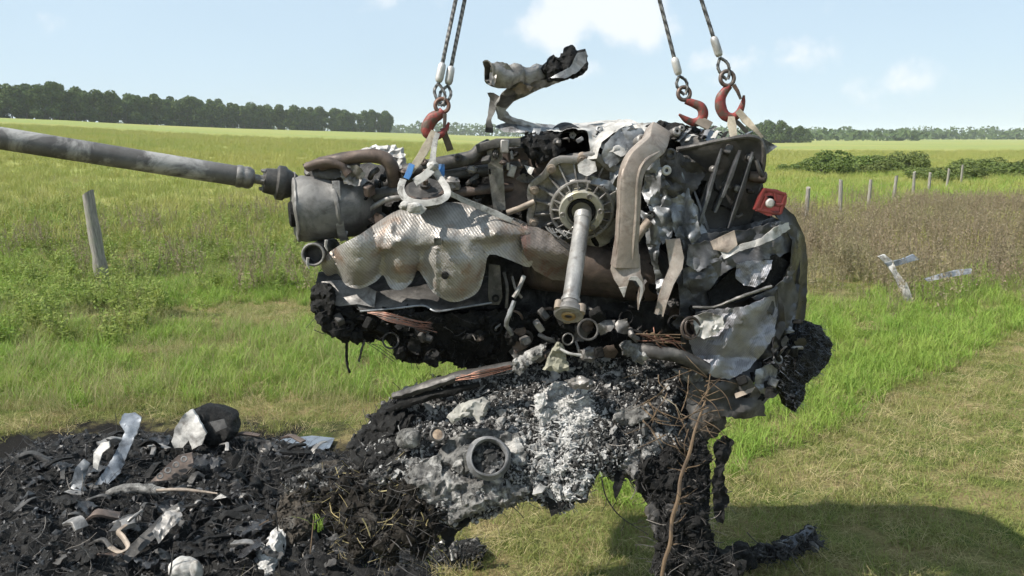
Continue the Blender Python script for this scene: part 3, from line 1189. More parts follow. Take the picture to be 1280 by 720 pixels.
for i, (bx_, Y, sx, sz) in enumerate(bushes):
    x = (bx_ - 640) / F * Y * 1.0
    o = thing('bush', (x, Y, tz(x, Y)), blab.get(i, 'green bush in the hedge row beyond the right-hand fence'), 'bush', 'bushes beyond the fence')
    o.scale = (sx, sx, sz * 0.8)
    o.rotation_euler = (0, 0, rt.uniform(0, 6.28))
    for nm, me in zip(('foliage', 'stem'), BUSH[i % 4]):
        q = bpy.data.objects.new(nm, me)
        COL.objects.link(q)
        q.parent = o

# a far white house, a speck on the horizon at right
m_white = grime('white_render', (0.78, 0.77, 0.74), (0.7, 0.69, 0.66), scale=1, bump=0)
m_roof = grime('grey_roof', (0.3, 0.29, 0.28), (0.24, 0.23, 0.22), scale=1, bump=0)
hx, hy = (1163 - 640) / F * 1150, 1150
o = thing('farmhouse', (hx, hy, tz(hx, hy)), 'tiny white house among the far trees at right', 'house')
mb = MB()
hz = tz(hx, hy)
box(mb, (hx, hy, hz + 1.6), (7, 6, 5.2), bevel=0.01)
part('wall', mb, m_white, o)
mb = MB()
mb.add([(hx - 3.9, hy - 3.4, hz + 4.1), (hx + 3.9, hy - 3.4, hz + 4.1), (hx + 3.9, hy + 3.4, hz + 4.1), (hx - 3.9, hy + 3.4, hz + 4.1), (hx - 3.9, hy, hz + 6.4), (hx + 3.9, hy, hz + 6.4)],
       [(0, 1, 5, 4), (2, 3, 4, 5), (1, 2, 5), (3, 0, 4), (0, 3, 2, 1)])
part('roof', mb, m_roof, o)
for k in (-2, 0, 2):
    mb = MB()
    box(mb, (hx + k, hy - 3.02, hz + 2.4), (0.9, 0.1, 1.2), bevel=0.02)
    part('window', mb, m_roof, o)

# ================================================================== the burnt wreck hanging from the slings
K = lambda px, Y=3.45: px / F * Y                      # pixels to metres at the wreck
m_char = grime('charred_black', (0.005, 0.005, 0.005), (0.014, 0.0135, 0.013), (0.05, 0.047, 0.044), spec=0.22, scale=22, rough=(0.55, 0.95), bump=0.9, bdist=0.012, bscale=45, amount=(0.60, 0.74), c3scale=16)
m_soot = grime('sooty_steel', (0.040, 0.038, 0.037), (0.105, 0.10, 0.095), (0.19, 0.175, 0.16), scale=12, rough=(0.4, 0.75), metal=0.35, bump=0.4, bdist=0.004, bscale=70, amount=(0.52, 0.72), c3scale=9, soot=0.6)
m_steel = grime('heat_bleached_steel', (0.20, 0.19, 0.18), (0.33, 0.315, 0.30), (0.09, 0.08, 0.075), scale=9, rough=(0.35, 0.65), metal=0.45, bump=0.25, bdist=0.003, bscale=80, amount=(0.54, 0.70), c3scale=11, soot=0.75)
m_alu = grime('crumpled_aluminium', (0.20, 0.21, 0.225), (0.34, 0.345, 0.35), (0.08, 0.08, 0.085), scale=10, rough=(0.3, 0.6), metal=0.45, bump=0.35, bdist=0.004, bscale=50, amount=(0.55, 0.68), c3scale=9, soot=0.75)
m_pale = grime('scorched_white_metal', (0.41, 0.395, 0.37), (0.55, 0.535, 0.51), (0.19, 0.17, 0.15), scale=8, rough=(0.5, 0.8), metal=0.1, bump=0.3, bdist=0.004, bscale=60, amount=(0.50, 0.68), c3scale=12, soot=0.55)
m_tan = grime('rust_bloomed_steel', (0.25, 0.20, 0.155), (0.34, 0.285, 0.235), (0.14, 0.105, 0.085), scale=8, rough=(0.5, 0.8), metal=0.2, bump=0.4, bdist=0.003, bscale=60, amount=(0.52, 0.68), c3scale=10, soot=0.6)
m_brown = grime('burnt_brown_steel', (0.085, 0.06, 0.05), (0.15, 0.115, 0.095), (0.04, 0.035, 0.033), scale=8, rough=(0.45, 0.75), metal=0.3, bump=0.4, bdist=0.003, bscale=60, amount=(0.50, 0.66), soot=0.6)
m_ash = grime('grey_ash', (0.045, 0.044, 0.043), (0.21, 0.205, 0.195), (0.44, 0.43, 0.41), scale=26, rough=(0.85, 1.0), bump=1.0, bdist=0.012, bscale=55, amount=(0.52, 0.66), c3scale=11, spec=0.1)
m_whiteash = grime('white_ash_crust', (0.33, 0.325, 0.315), (0.60, 0.59, 0.57), (0.11, 0.107, 0.103), scale=24, rough=(0.85, 1.0), bump=1.0, bdist=0.014, bscale=50, amount=(0.56, 0.68), c3scale=14, spec=0.1)
m_ashbits = grime('ash_and_cinders', (0.014, 0.014, 0.014), (0.045, 0.044, 0.043), (0.27, 0.262, 0.25), scale=18, rough=(0.6, 1.0), bump=0.6, bdist=0.006, bscale=70, island=0.16, amount=(0.54, 0.72), c3scale=10, spec=0.3)
m_burntwire = grime('burnt_wires', (0.016, 0.015, 0.015), (0.05, 0.046, 0.043), (0.20, 0.18, 0.16), scale=12, rough=(0.4, 0.8), bump=0, island=0.10, amount=(0.62, 0.75), c3scale=6)
m_soil = grime('scorched_sod', (0.035, 0.031, 0.027), (0.095, 0.083, 0.069), (0.21, 0.20, 0.185), scale=18, rough=(0.9, 1.0), bump=1.0, bdist=0.02, bscale=40, amount=(0.55, 0.7), spec=0.05)
m_copper = grime('bare_copper_wire', (0.20, 0.095, 0.065), (0.14, 0.075, 0.055), (0.05, 0.04, 0.035), scale=20, rough=(0.4, 0.6), metal=0.6, bump=0)
m_red = grime('red_plastic', (0.11, 0.018, 0.016), (0.16, 0.032, 0.028), (0.035, 0.014, 0.013), scale=14, rough=(0.35, 0.6), bump=0.3, amount=(0.58, 0.7))
m_redhook = grime('red_painted_hook', (0.19, 0.028, 0.026), (0.27, 0.055, 0.045), (0.09, 0.06, 0.045), scale=25, rough=(0.4, 0.7), bump=0.5, bscale=90, amount=(0.46, 0.56), c3scale=26)
m_rope = None

def quilt(name, c1, c2, c3, rot, freq=75.0, metal=0.4):
    """embossed heat-shield foil: two crossing sets of fine ribs"""
    s = NT(name)
    a = s.mix(s.ramp(s.noise(7, 6, 0.65), 0.36, 0.64), c1, c2)
    a = s.mix(s.ramp(s.noise(5.5, 6, 0.7, dist=0.5), 0.52, 0.64), a, c3)
    h = []
    for (ang, sq, k) in ((rot, 1.25, 1.0), (rot - 90, 0.5, 0.12)):
        wv = s.n('ShaderNodeTexWave', wave_type='BANDS', bands_direction='X', wave_profile='SIN')
        s.l(s.stretch((1, 0.45, 1), (0, R(ang), 0)), wv.inputs['Vector'])
        wv.inputs['Scale'].default_value = freq * sq / 3.1
        wv.inputs['Distortion'].default_value = 1.6
        wv.inputs['Detail'].default_value = 2
        wv.inputs['Detail Scale'].default_value = 0.35
        h.append(s.math('MULTIPLY', wv.outputs['Fac'], k))
    hh = s.math('ADD', h[0], h[1])
    # colour is darkened in the grooves of the emboss
    a = s.mix(s.ramp(hh, 0.6, 0.1, 0.0, 0.28), a, (0.10, 0.09, 0.08))
    s.l(a, s.b.inputs['Base Color'])
    s.b.inputs['Metallic'].default_value = metal
    s.l(s.ramp(s.noise(11, 4), 0.3, 0.7, 0.32, 0.6), s.b.inputs['Roughness'])
    b1 = s.bump(s.noise(22, 5, 0.65), 0.6, 0.012)
    s.l(s.bump(hh, 0.34, 0.0026, b1), s.b.inputs['Normal'])
    return s.m
m_quilt = quilt('embossed_heat_shield', (0.235, 0.22, 0.205), (0.375, 0.358, 0.335), (0.24, 0.175, 0.135), 40)
m_quilt2 = quilt('embossed_silver_foil', (0.22, 0.22, 0.245), (0.37, 0.37, 0.395), (0.10, 0.10, 0.105), -25, 120)
m_quiltdk = quilt('embossed_burnt_shield', (0.15, 0.125, 0.11), (0.22, 0.19, 0.17), (0.17, 0.09, 0.07), 55)

m_flank = grime('crushed_flank_metal', (0.05, 0.051, 0.055), (0.115, 0.118, 0.127), (0.20, 0.205, 0.218), soot=0.6, scale=8, rough=(0.35, 0.6), metal=0.3, bump=0.25, bdist=0.003, bscale=60, amount=(0.52, 0.66), c3scale=7)
WRECK = thing('wrecked_engine', (0.1, 3.4, 0.0), 'burnt-out engine and gearbox with charred car remains hanging from red hooks', 'engine wreck')

def wsheet(name, poly, m, parent=WRECK, **k):
    mb = MB()
    sheet(mb, poly, **k)
    return part(name, mb, m, parent, smooth=k.pop('sm', 32) if 'sm' in k else 32)

def rounded(poly, n=4):
    p = list(poly)
    k = len(p)
    q = spline([p[(i - 3) % k] for i in range(k + 6)], n)
    return [tuple(v) for v in q[3 * n:3 * n + k * n]]

def wtube(name, pts, r, m, parent=WRECK, n=6, **k):
    mb = MB()
    tube(mb, spline([A(*p) for p in pts], n), r, **k)
    return part(name, mb, m, parent)

# ---- the charred body that everything hangs on: engine block, bay and floor behind
wsheet('charred_block', [(392, 235, 3.62), (450, 205, 3.62), (520, 208, 3.62), (600, 196, 3.6), (650, 172, 3.6), (760, 172, 3.6), (860, 176, 3.58), (945, 200, 3.55), (962, 262, 3.55),
                         (990, 300, 3.6), (996, 380, 3.62), (990, 450, 3.6), (900, 480, 3.55), (760, 486, 3.55), (640, 476, 3.55), (560, 452, 3.6), (505, 436, 3.62), (470, 400, 3.62),
                         (420, 380, 3.6), (405, 330, 3.62), (470, 310, 3.62)], grime('sooty_engine_block', (0.014, 0.0135, 0.013), (0.045, 0.043, 0.041), (0.11, 0.105, 0.10), scale=16, rough=(0.45, 0.85), metal=0.15, bump=0.8, bdist=0.01, bscale=45, amount=(0.54, 0.70), c3scale=12), step=9, crumple=0.07, freq=7, jag=4, front=0.03, back=0.42, rough=0.02, seed=3, roundpx=40, thick=0.05)

# ---- propeller shaft reaching out to the left, with its joint
mb = MB()
p0, p1 = A(-60, 163, 3.02), A(312, 222.5, 3.4)
tube(mb, [p0 + (p1 - p0) * t for t in np.linspace(0, 1, 24)], 0.0425, 20, rough=0.0012)
shaft = part('propeller_shaft', mb, grime('scorched_shaft', (0.075, 0.07, 0.068), (0.15, 0.145, 0.14), (0.34, 0.33, 0.315), scale=6, rough=(0.45, 0.75), metal=0.2, bump=0.3, bscale=50, amount=(0.5, 0.62), c3scale=4.5), WRECK)
ax = (p1 - p0).normalized()
mb = MB()
lathe(mb, p1 - ax * 0.055, ax, [(0, 0.0435), (0.008, 0.047), (0.022, 0.047), (0.026, 0.0445), (0.034, 0.0445), (0.038, 0.0465), (0.055, 0.046), (0.07, 0.036), (0.075, 0.02), (0.13, 0.02)], 28)
part('collar', mb, m_steel, shaft)
mb = MB()
c0 = p1 + ax * 0.055
lathe(mb, c0, ax, [(0, 0.012), (0.0, 0.042), (0.006, 0.052), (0.05, 0.058), (0.054, 0.066), (0.058, 0.073), (0.084, 0.074), (0.09, 0.07), (0.094, 0.064), (0.105, 0.06), (0.135, 0.046), (0.15, 0.034), (0.155, 0.022), (0.22, 0.022)], 30)
part('joint', mb, m_soot, shaft)
for k in range(6):
    d = Quaternion(ax, k * math.pi / 3 + 0.3) @ ax.orthogonal().normalized()
    mb = MB()
    bolt(mb, c0 + ax * 0.002 + d * 0.044, -ax, 0.006, 0.012)
    part('bolt', mb, m_steel, shaft)
mb = MB()
torus(mb, c0 + ax * 0.122, ax, 0.053, 0.004)
part('clamp_ring', mb, m_steel, shaft)

# ---- canister at the left end
q0, q1 = A(366, 262, 3.42), A(462, 256, 3.52)
ax = (q1 - q0).normalized()
mb = MB()
lathe(mb, q0, ax, [(0.0, 0.03), (0.0, 0.118), (0.004, 0.128), (0.010, 0.132), (0.016, 0.128), (0.05, 0.137), (0.10, 0.139), (0.165, 0.138), (0.172, 0.144), (0.182, 0.144), (0.188, 0.138), (0.25, 0.132), (0.32, 0.11), (0.36, 0.07)], 44, rough=0.016, seed=2)
canister = part('canister', mb, grime('dull_grey_canister', (0.15, 0.145, 0.14), (0.23, 0.225, 0.215), (0.075, 0.07, 0.065), soot=0.6, scale=6, rough=(0.45, 0.7), metal=0.3, bump=0.35, bscale=45, amount=(0.56, 0.72), c3scale=8), WRECK)
mb = MB()
e = A(361, 268, 3.38)
lathe(mb, e, ax, [(0, 0.02), (0.0, 0.045), (0.006, 0.054), (0.02, 0.054), (0.05, 0.045)], 24)
part('end_cap', mb, m_char, canister)
mb = MB()
tube(mb, [A(420, 226, 3.37), A(421, 245, 3.36), A(423, 268, 3.355), A(427, 290, 3.36), A(431, 300, 3.38)], 0.012, prof=rrect(), w=1.4, h=0.35, up=(0, -1, 0), rough=0.004)
part('strap', mb, m_steel, canister)
mb = MB()
tube(mb, [A(392, 318, 3.30), A(398, 315, 3.4), A(412, 310, 3.55)], [0.048, 0.046, 0.05], 22, hollow=0.2, rough=0.002)
stub = part('tailpipe', mb, m_soot, WRECK)
mb = MB()
torus(mb, A(391.5, 318.2, 3.295), A(398, 315, 3.4) - A(392, 318, 3.30), 0.044, 0.006)
part('rim', mb, m_steel, stub)
for (x, y, yy) in ((408, 306, 3.3), (433, 295, 3.38), (385, 328, 3.29)):
    mb = MB()
    tube(mb, [A(x, y - 6, yy), A(x - 1, y + 2, yy), A(x + 2, y + 8, yy)], [0.007, 0.006, 0.002], 7)
    part('drip', mb, m_pale, stub)

# upper left: dark box, bent hose and white burnt wool
wsheet('scorched_box', [(378, 205, 3.44), (400, 197, 3.44), (430, 197, 3.44), (452, 200, 3.42), (446, 222, 3.40), (420, 226, 3.40), (384, 226, 3.42)], m_soot, step=5, crumple=0.02, freq=14, front=0.03, back=0.10, jag=1.5, seed=5)
wtube('hose', [(400, 205, 3.40), (440, 197, 3.38), (470, 195, 3.38), (486, 202, 3.38), (492, 218, 3.40), (494, 240, 3.45)], 0.029, m_brown, seg=14, rough=0.004)
wtube('hose', [(384, 209, 3.40), (405, 203, 3.37), (425, 206, 3.37), (436, 218, 3.37)], 0.020, m_brown, seg=12, rough=0.006, seed=4)
wsheet('crushed_bracket', [(423, 208, 3.36), (446, 206, 3.35), (458, 216, 3.36), (450, 232, 3.36), (430, 230, 3.35)], m_steel, step=3.5, crumple=0.025, freq=22, jag=1.5, seed=8)
wsheet('white_wool', [(446, 190, 3.46), (465, 182, 3.47), (490, 181, 3.48), (505, 186, 3.48), (508, 205, 3.46), (506, 232, 3.42), (500, 222, 3.42), (494, 200, 3.45), (470, 193, 3.45)], m_pale, step=3, crumple=0.035, freq=28, front=0.012, back=0.02, jag=1.8, rough=0.012, rfreq=80, seed=9)

# dark engine parts between canister and gearbox
wtube('frame_tube', [(505, 214, 3.44), (550, 205, 3.42), (588, 197, 3.42), (600, 188, 3.42), (612, 182, 3.4)], 0.030, m_soot, seg=14, rough=0.004)
wtube('frame_tube', [(470, 232, 3.48), (530, 222, 3.47), (600, 214, 3.46), (660, 205, 3.46)], 0.026, m_soot, seg=12, rough=0.004, seed=3)
wtube('frame_tube', [(520, 246, 3.45), (560, 242, 3.43), (610, 236, 3.42), (640, 234, 3.45)], 0.022, m_brown, seg=12, rough=0.006, seed=7)
wtube('frame_tube', [(452, 250, 3.47), (480, 243, 3.44), (505, 240, 3.42)], 0.034, m_soot, seg=12, rough=0.008, seed=8)
wtube('frame_tube', [(462, 262, 3.42), (482, 250, 3.40), (505, 246, 3.40)], 0.012, m_steel, seg=10, rough=0.003, seed=9)
wsheet('rib_plate', [(505, 205, 3.5), (560, 196, 3.5), (610, 190, 3.5), (615, 232, 3.5), (560, 240, 3.5), (508, 240, 3.5)], m_char, step=7, crumple=0.02, freq=10, seed=11, thick=0.02)
wsheet('upright_bar', [(608, 184, 3.36), (627, 182, 3.36), (629, 215, 3.37), (632, 262, 3.39), (617, 264, 3.39), (611, 220, 3.37)], m_steel, step=6, crumple=0.006, thick=0.02, seed=12)
wsheet('side_plate', [(628, 186, 3.44), (662, 184, 3.44), (676, 214, 3.43), (668, 258, 3.43), (640, 268, 3.43), (630, 262, 3.43)], m_brown, step=7, crumple=0.012, thick=0.02, seed=13)
wtube('cross_bar', [(598, 186, 3.38), (622, 179, 3.35), (650, 178, 3.36)], 0.018, m_soot, seg=10, prof=rrect(), up=(0, -1, 0), rough=0.004)
mb = MB()
box(mb, A(631, 183, 3.335), (0.035, 0.03, 0.055), bevel=0.15)
part('clip', mb, m_steel, WRECK)
mb = MB()
box(mb, A(640, 214, 3.41), (0.03, 0.02, 0.05), Euler((0, 0.3, 0.2)).to_matrix(), bevel=0.2)
box(mb, A(635, 208, 3.41), (0.012, 0.02, 0.03), bevel=0.2)
part('white_connector', mb, m_pale, WRECK)
wtube('lever_rod', [(634, 266, 3.37), (650, 260, 3.36), (668, 252, 3.36)], 0.013, m_tan, seg=10, rough=0.002)

# mount with dark round cushion below the left hook
c = A(532, 238, 3.30)
axm = Vector((0.05, -0.55, 0.8)).normalized()
mb = MB()
lathe(mb, c - axm * 0.05, axm, [(0, 0.06), (0.02, 0.085), (0.045, 0.085), (0.06, 0.07), (0.062, 0.03), (0.07, 0.02), (0.085, 0.02)], 26, rough=0.006)
mount = part('engine_mount', mb, m_soot, WRECK)
mb = MB()
bolt(mb, c + axm * 0.02, axm, 0.012, 0.03)
part('bolt', mb, m_brown, mount)
mb = MB()
tube(mb, [A(505, 246, 3.26), A(525, 251, 3.24), A(545, 249, 3.24), A(558, 238, 3.28)], 0.012, 8, rough=0.004)
part('retaining_rod', mb, m_brown, mount)

# ---- the big embossed heat shield with its three lobes
lobes = [(414, 328, 20, 20, 0.08, .5), (449, 318, 32, 44, 0.165, .33), (503, 322, 28, 42, 0.15, .42), (568, 322, 42, 57, 0.155, .22)]
def hs(px, py):
    d = np.zeros_like(px)
    for (x, y, rx, ry, a, ex) in lobes:
        q = ((px - x) / rx) ** 2 + (np.maximum(py - y, 0) / ry) ** 2 + (np.maximum(y - py, 0) / (ry * 0.9)) ** 2
        d = np.minimum(d, -a * np.clip(1 - q, 0, 1) ** ex)
    # the upper shell bulges and overhangs the bellies along a ledge
    ledge = np.interp(px, [395, 440, 490, 535, 610, 660, 700], [334, 322, 314, 310, 301, 294, 292])
    top = np.interp(px, [400, 450, 500, 540, 590, 630, 680], [322, 290, 262, 254, 254, 268, 296])
    k = np.clip((py - top) / np.maximum(ledge - top, 8), 0, 1)
    low = 1 / (1 + np.exp(-(py - ledge) / 1.5))
    shell = -0.145 * np.sqrt(k * (2 - k)) * np.clip((px - 402) / 40, 0.25, 1) * np.clip((700 - px) / 80, 0, 1)
    d = np.minimum(d, shell * (1 - low * 0.28))
    # raised crease where the dished right-hand field meets the ledge, and a rib up the middle
    d -= 0.018 * np.exp(-((px - 488 - (py - 275) * 0.05) / 5.0) ** 2) * (py < ledge)
    d += 0.035 * np.exp(-(((px - 585) / 38) ** 2 + ((py - 272) / 13) ** 2))
    d -= 0.012 * np.exp(-((px - 544) / 4.0) ** 2) * (py > ledge)
    return d
wsheet('heat_shield', rounded([(402, 335, 3.40), (405, 322, 3.38), (422, 308, 3.36), (450, 293, 3.35), (476, 275, 3.36), (500, 262, 3.38), (540, 254, 3.40), (585, 254, 3.40), (625, 266, 3.39), (660, 280, 3.37),
                       (675, 300, 3.36), (668, 318, 3.36), (662, 334, 3.38), (640, 326, 3.37), (612, 318, 3.37), (606, 340, 3.39), (598, 364, 3.39), (580, 375, 3.38), (562, 377, 3.38), (542, 366, 3.38), (530, 348, 3.40),
                       (522, 338, 3.42), (515, 352, 3.39), (503, 362, 3.37), (488, 360, 3.38), (479, 344, 3.41), (470, 352, 3.38), (450, 361, 3.37), (432, 356, 3.37), (422, 342, 3.40), (410, 345, 3.41)], 3),
       m_quilt, step=3.2, crumple=0.012, freq=9, thick=0.006, seed=21, rough=0.0035, rfreq=24, depth=hs,
       extra=[(556, 300, 3.36), (620, 292, 3.35), (500, 300, 3.35), (560, 270, 3.38)])
HS = WRECK.children[-1]
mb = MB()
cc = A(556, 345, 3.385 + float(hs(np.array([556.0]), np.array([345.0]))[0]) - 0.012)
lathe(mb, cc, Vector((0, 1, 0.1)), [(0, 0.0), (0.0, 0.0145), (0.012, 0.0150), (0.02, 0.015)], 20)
part('bolt_hole_black_disc', mb, m_char, HS)  # solid black disc; its colour stands in for the shade inside a hole
wsheet('heat_shield_side', [(648, 282, 3.34), (672, 284, 3.33), (700, 297, 3.33), (724, 314, 3.35), (726, 338, 3.38), (722, 352, 3.42), (690, 350, 3.38), (668, 338, 3.35), (655, 318, 3.33)], m_quiltdk, step=4, crumple=0.01, freq=14, thick=0.006, seed=22,
       depth=lambda x, y: -0.05 * np.exp(-((y - 318 - (x - 690) * 0.3) / 18) ** 2))
mb = MB()
box(mb, A(547, 302, 3.21), (0.028, 0.006, 0.03), Euler((0.3, 0, 0)).to_matrix(), bevel=0.1)
part('foil_patch', mb, m_alu, HS)

# small things between shield and shaft
wsheet('bracket_strap', [(611, 330, 3.33), (625, 332, 3.33), (628, 372, 3.34), (624, 381, 3.34), (613, 381, 3.34), (610, 372, 3.34)], m_soot, step=5, crumple=0.003, thick=0.012, seed=24)
mb = MB()
torus(mb, A(619.5, 373, 3.325), (0, 1, 0), 0.012, 0.005, 16, 6)
part('strap_eye', mb, m_char, WRECK)
wtube('thin_pipe', [(655, 345, 3.30), (648, 362, 3.27), (642, 372, 3.26)], 0.009, m_pale, seg=8, rough=0.002)
wtube('thin_pipe', [(643, 376, 3.26), (637, 392, 3.25), (633, 405, 3.26), (640, 418, 3.28)], 0.010, m_alu, seg=8, rough=0.003)
wtube('thin_pipe', [(630, 340, 3.36), (634, 360, 3.35), (633, 385, 3.35)], 0.007, m_soot, seg=8)
wtube('thin_pipe', [(640, 345, 3.37), (645, 362, 3.36), (652, 372, 3.37)], 0.006, m_steel, seg=8)

# ---- exhaust silencer lying behind the drive shaft
s0, s1 = A(660, 325, 3.52), A(840, 345, 3.52)
mb = MB()
lathe(mb, s0, s1 - s0, [(-0.02, 0.05), (0.0, 0.10), (0.03, 0.122), (0.1, 0.128), (0.3, 0.128), (0.5, 0.128), (0.57, 0.12), (0.61, 0.09), (0.62, 0.04)], 36, rough=0.008, seed=6)
part('silencer', mb, m_brown, WRECK)

# ---- lower tray with its folded lip
wsheet('under_tray', [(398, 340, 3.52), (425, 338, 3.52), (470, 338, 3.52), (520, 338, 3.52), (560, 345, 3.52), (612, 345, 3.50), (616, 378, 3.34), (580, 384, 3.33), (548, 389, 3.30), (540, 388, 3.30), (528, 382, 3.32), (490, 386, 3.31), (450, 389, 3.30), (446, 381, 3.31), (420, 385, 3.33), (402, 392, 3.34), (390, 378, 3.38)],
       m_soot, step=5, crumple=0.012, freq=9, thick=0.006, seed=31)
wsheet('tray_flap', [(402, 352, 3.40), (430, 350, 3.38), (456, 356, 3.35), (470, 364, 3.33), (468, 384, 3.29), (446, 380, 3.30), (424, 383, 3.31), (412, 379, 3.32), (402, 366, 3.36)], m_steel, step=5, crumple=0.014, freq=10, thick=0.005, seed=32)
wtube('tray_lip', [(450, 389, 3.295), (490, 386, 3.305), (528, 382, 3.315), (541, 388, 3.295), (550, 389, 3.295), (580, 384, 3.325), (615, 378.5, 3.335)], 0.0045, m_alu, seg=6, n=4)
wsheet('burnt_corner', [(388, 362, 3.33), (398, 352, 3.31), (414, 360, 3.26), (418, 380, 3.25), (412, 396, 3.28), (398, 396, 3.32), (388, 384, 3.35)], m_char, step=3.5, crumple=0.04, freq=18, front=0.02, back=0.12, jag=1.6, rough=0.015, rfreq=50, seed=33)
# black belly
mb = MB()
wf, tr = sheet(mb, [(392, 388, 3.36), (420, 384, 3.30), (450, 390, 3.28), (500, 388, 3.30), (560, 392, 3.33), (620, 386, 3.36), (700, 396, 3.42), (790, 400, 3.44), (800, 440, 3.45), (740, 470, 3.5), (660, 470, 3.48), (600, 462, 3.46), (550, 452, 3.44), (505, 452, 3.42), (492, 440, 3.40),
                    (482, 424, 3.40), (460, 428, 3.38), (440, 424, 3.36), (424, 418, 3.36), (408, 404, 3.36)], step=6, crumple=0.05, freq=9, front=0.02, back=0.22, jag=3, rough=0.02, rfreq=40, seed=35)
belly = part('burnt_belly', mb, m_char, WRECK)
mb = MB()
crumbs(mb, tri_points(wf, tr, 900, 1), 0.006, 1600, 2)
part('cinders', mb, m_char, belly, smooth=0, kind='stuff')
mb = MB()
strands(mb, tri_points(wf, tr, 500, 6), 420, 0.05, 0.0013, 3)
part('burnt_wires', mb, m_burntwire, belly, smooth=0, kind='stuff')
mb = MB()
for k, (x, y, rr) in enumerate([(405, 396, .04), (418, 408, .045), (430, 418, .035), (445, 420, .03), (398, 385, .03), (500, 440, .03), (540, 447, .035), (412, 376, .022)]):
    mb = MB()
    lump(mb, A(x, y, 3.32), rr, 3, 0.7, 2.2, k)
    part('burnt_crust', mb, m_char, belly, smooth=25)
for (pp, r) in (([(434, 424, 3.34), (433, 440, 3.34), (434, 455, 3.34), (437, 466, 3.34)], .006), ([(456, 425, 3.34), (452, 437, 3.33), (449, 452, 3.33)], .005)):
    wtube('dangling_cable', pp, r, m_char if r > .0055 else m_soot, seg=6, rough=0.004)
for k in range(3):
    wtube('loose_wire', [(458 + k * 4, 428 + k, 3.33), (470 + k * 3, 436 - k * 2, 3.32), (484, 446 - k * 4, 3.33), (492 + k * 3, 452 - k * 2, 3.35)], 0.0014, m_soot, seg=5)
rw = random.Random(3)
for k in range(18):
    a = rw.uniform(-5, 5)
    wtube('copper_wire', [(462 + rw.uniform(-3, 10), 391 + a * .3, 3.24), (485 + rw.uniform(-4, 4), 396 + a + rw.uniform(-2, 2), 3.21), (512 + rw.uniform(-5, 5), 404 + a + rw.uniform(-3, 3), 3.21), (533 + rw.uniform(-8, 14), 408 + a * 1.4 + rw.uniform(-3, 5), 3.24)], 0.0017, m_copper if k % 4 else m_soot, seg=5, n=4)
for k in range(14):
    wtube('copper_wire', [(575 + rw.uniform(-6, 6), 472 + rw.uniform(-4, 4), 3.22), (600, 468 + rw.uniform(-6, 5), 3.2), (630 + rw.uniform(-4, 10), 462 + rw.uniform(-6, 5), 3.22)], 0.0017, m_copper if k % 3 else m_soot, seg=5, n=4)

# ---- gearbox: bell housing with ribs, bearing ring and flange, drive shaft
gc = A(727, 264, 3.34)
gax = (A(712, 390, 3.0) - A(729, 266, 3.28)).normalized()
gn = Vector((-0.10, -0.93, -0.28)).normalized()                  # the way the housing faces
gx = Vector((1, 0, 0)) - gn * gn.x
gx.normalize()
gz = gx.cross(gn) * -1
if gz.z < 0: gz = -gz
def GP(a, r, t=0.0):
    return gc + (gx * math.cos(R(a)) + gz * math.sin(R(a))) * r + gn * t
mb = MB()
lathe(mb, gc - gn * 0.16, gn, [(0, 0.05), (0, 0.20), (0.03, 0.212), (0.09, 0.212), (0.10, 0.205), (0.10, 0.15), (0.125, 0.125), (0.13, 0.06)], 48, rough=0.003, ref=gx)
gear = part('gearbox_housing', mb, m_steel, WRECK)
mb = MB()                                                          # rim: heavy bolted edge, scalloped
for k in range(40):
    pass
rim = [GP(a, 0.218 + 0.010 * math.cos(R(a * 9)), -0.05) for a in np.linspace(20, 275, 60)]
tube(mb, rim, 0.015, prof=rrect(), rough=0.002)
part('rim', mb, m_steel, gear)
for a in range(30, 270, 18):
    mb = MB()
    i0, i1 = GP(a, 0.118, -0.032), GP(a, 0.205, -0.062)
    tube(mb, [i0, (i0 + i1) / 2 + gn * 0.002, i1], [0.010, 0.008, 0.009], prof=rrect(), w=0.5, h=1.6, up=gn)
    part('rib', mb, m_steel, gear)
mb = MB()
torus(mb, GP(0, 0, -0.012), gn, 0.126, 0.008, 48, 8)
part('bearing_ring', mb, m_steel, gear)
for a in range(0, 360, 20):
    mb = MB()
    tube(mb, [GP(a, 0.09, 0.0), GP(a, 0.124, -0.012)], 0.006, prof=rrect(), w=0.5, h=1.5, up=gn)
    part('web', mb, m_steel, gear)
for a in (38, 92, 128, 160, 200, 235, 262):
    mb = MB()
    lathe(mb, GP(a, 0.213, -0.07), gn, [(0, 0.02), (0.04, 0.02), (0.042, 0.012), (0.05, 0.012)], 16)
    part('bolt_boss', mb, m_tan if a % 3 else m_steel, gear)
mb = MB()
lathe(mb, gc - gn * 0.03, gn, [(0, 0.05), (0.0, 0.094), (0.045, 0.094), (0.05, 0.09), (0.05, 0.066), (0.038, 0.064), (0.032, 0.05), (0.02, 0.03)], 40)
fl = part('output_flange', mb, grime('pale_flange', (0.30, 0.29, 0.25), (0.42, 0.405, 0.36), (0.34, 0.30, 0.16), scale=14, rough=(0.35, 0.6), metal=0.4, bump=0.2), gear)
for a in range(8, 368, 60):
    mb = MB()
    torus(mb, GP(a, 0.079, 0.022), gn, 0.0085, 0.0035, 14, 6)
    lathe(mb, GP(a, 0.079, 0.018), gn, [(0, 0.006), (0.006, 0.006)], 10)
    part('bolt', mb, m_steel, fl)
mb = MB()
torus(mb, gc + gn * 0.006, gn, 0.05, 0.009, 30, 8)
part('seal', mb, m_char, fl)
d0, d1 = A(729, 268, 3.33), A(711, 392, 2.985)
dax = (d1 - d0).normalized()
L = (d1 - d0).length
mb = MB()
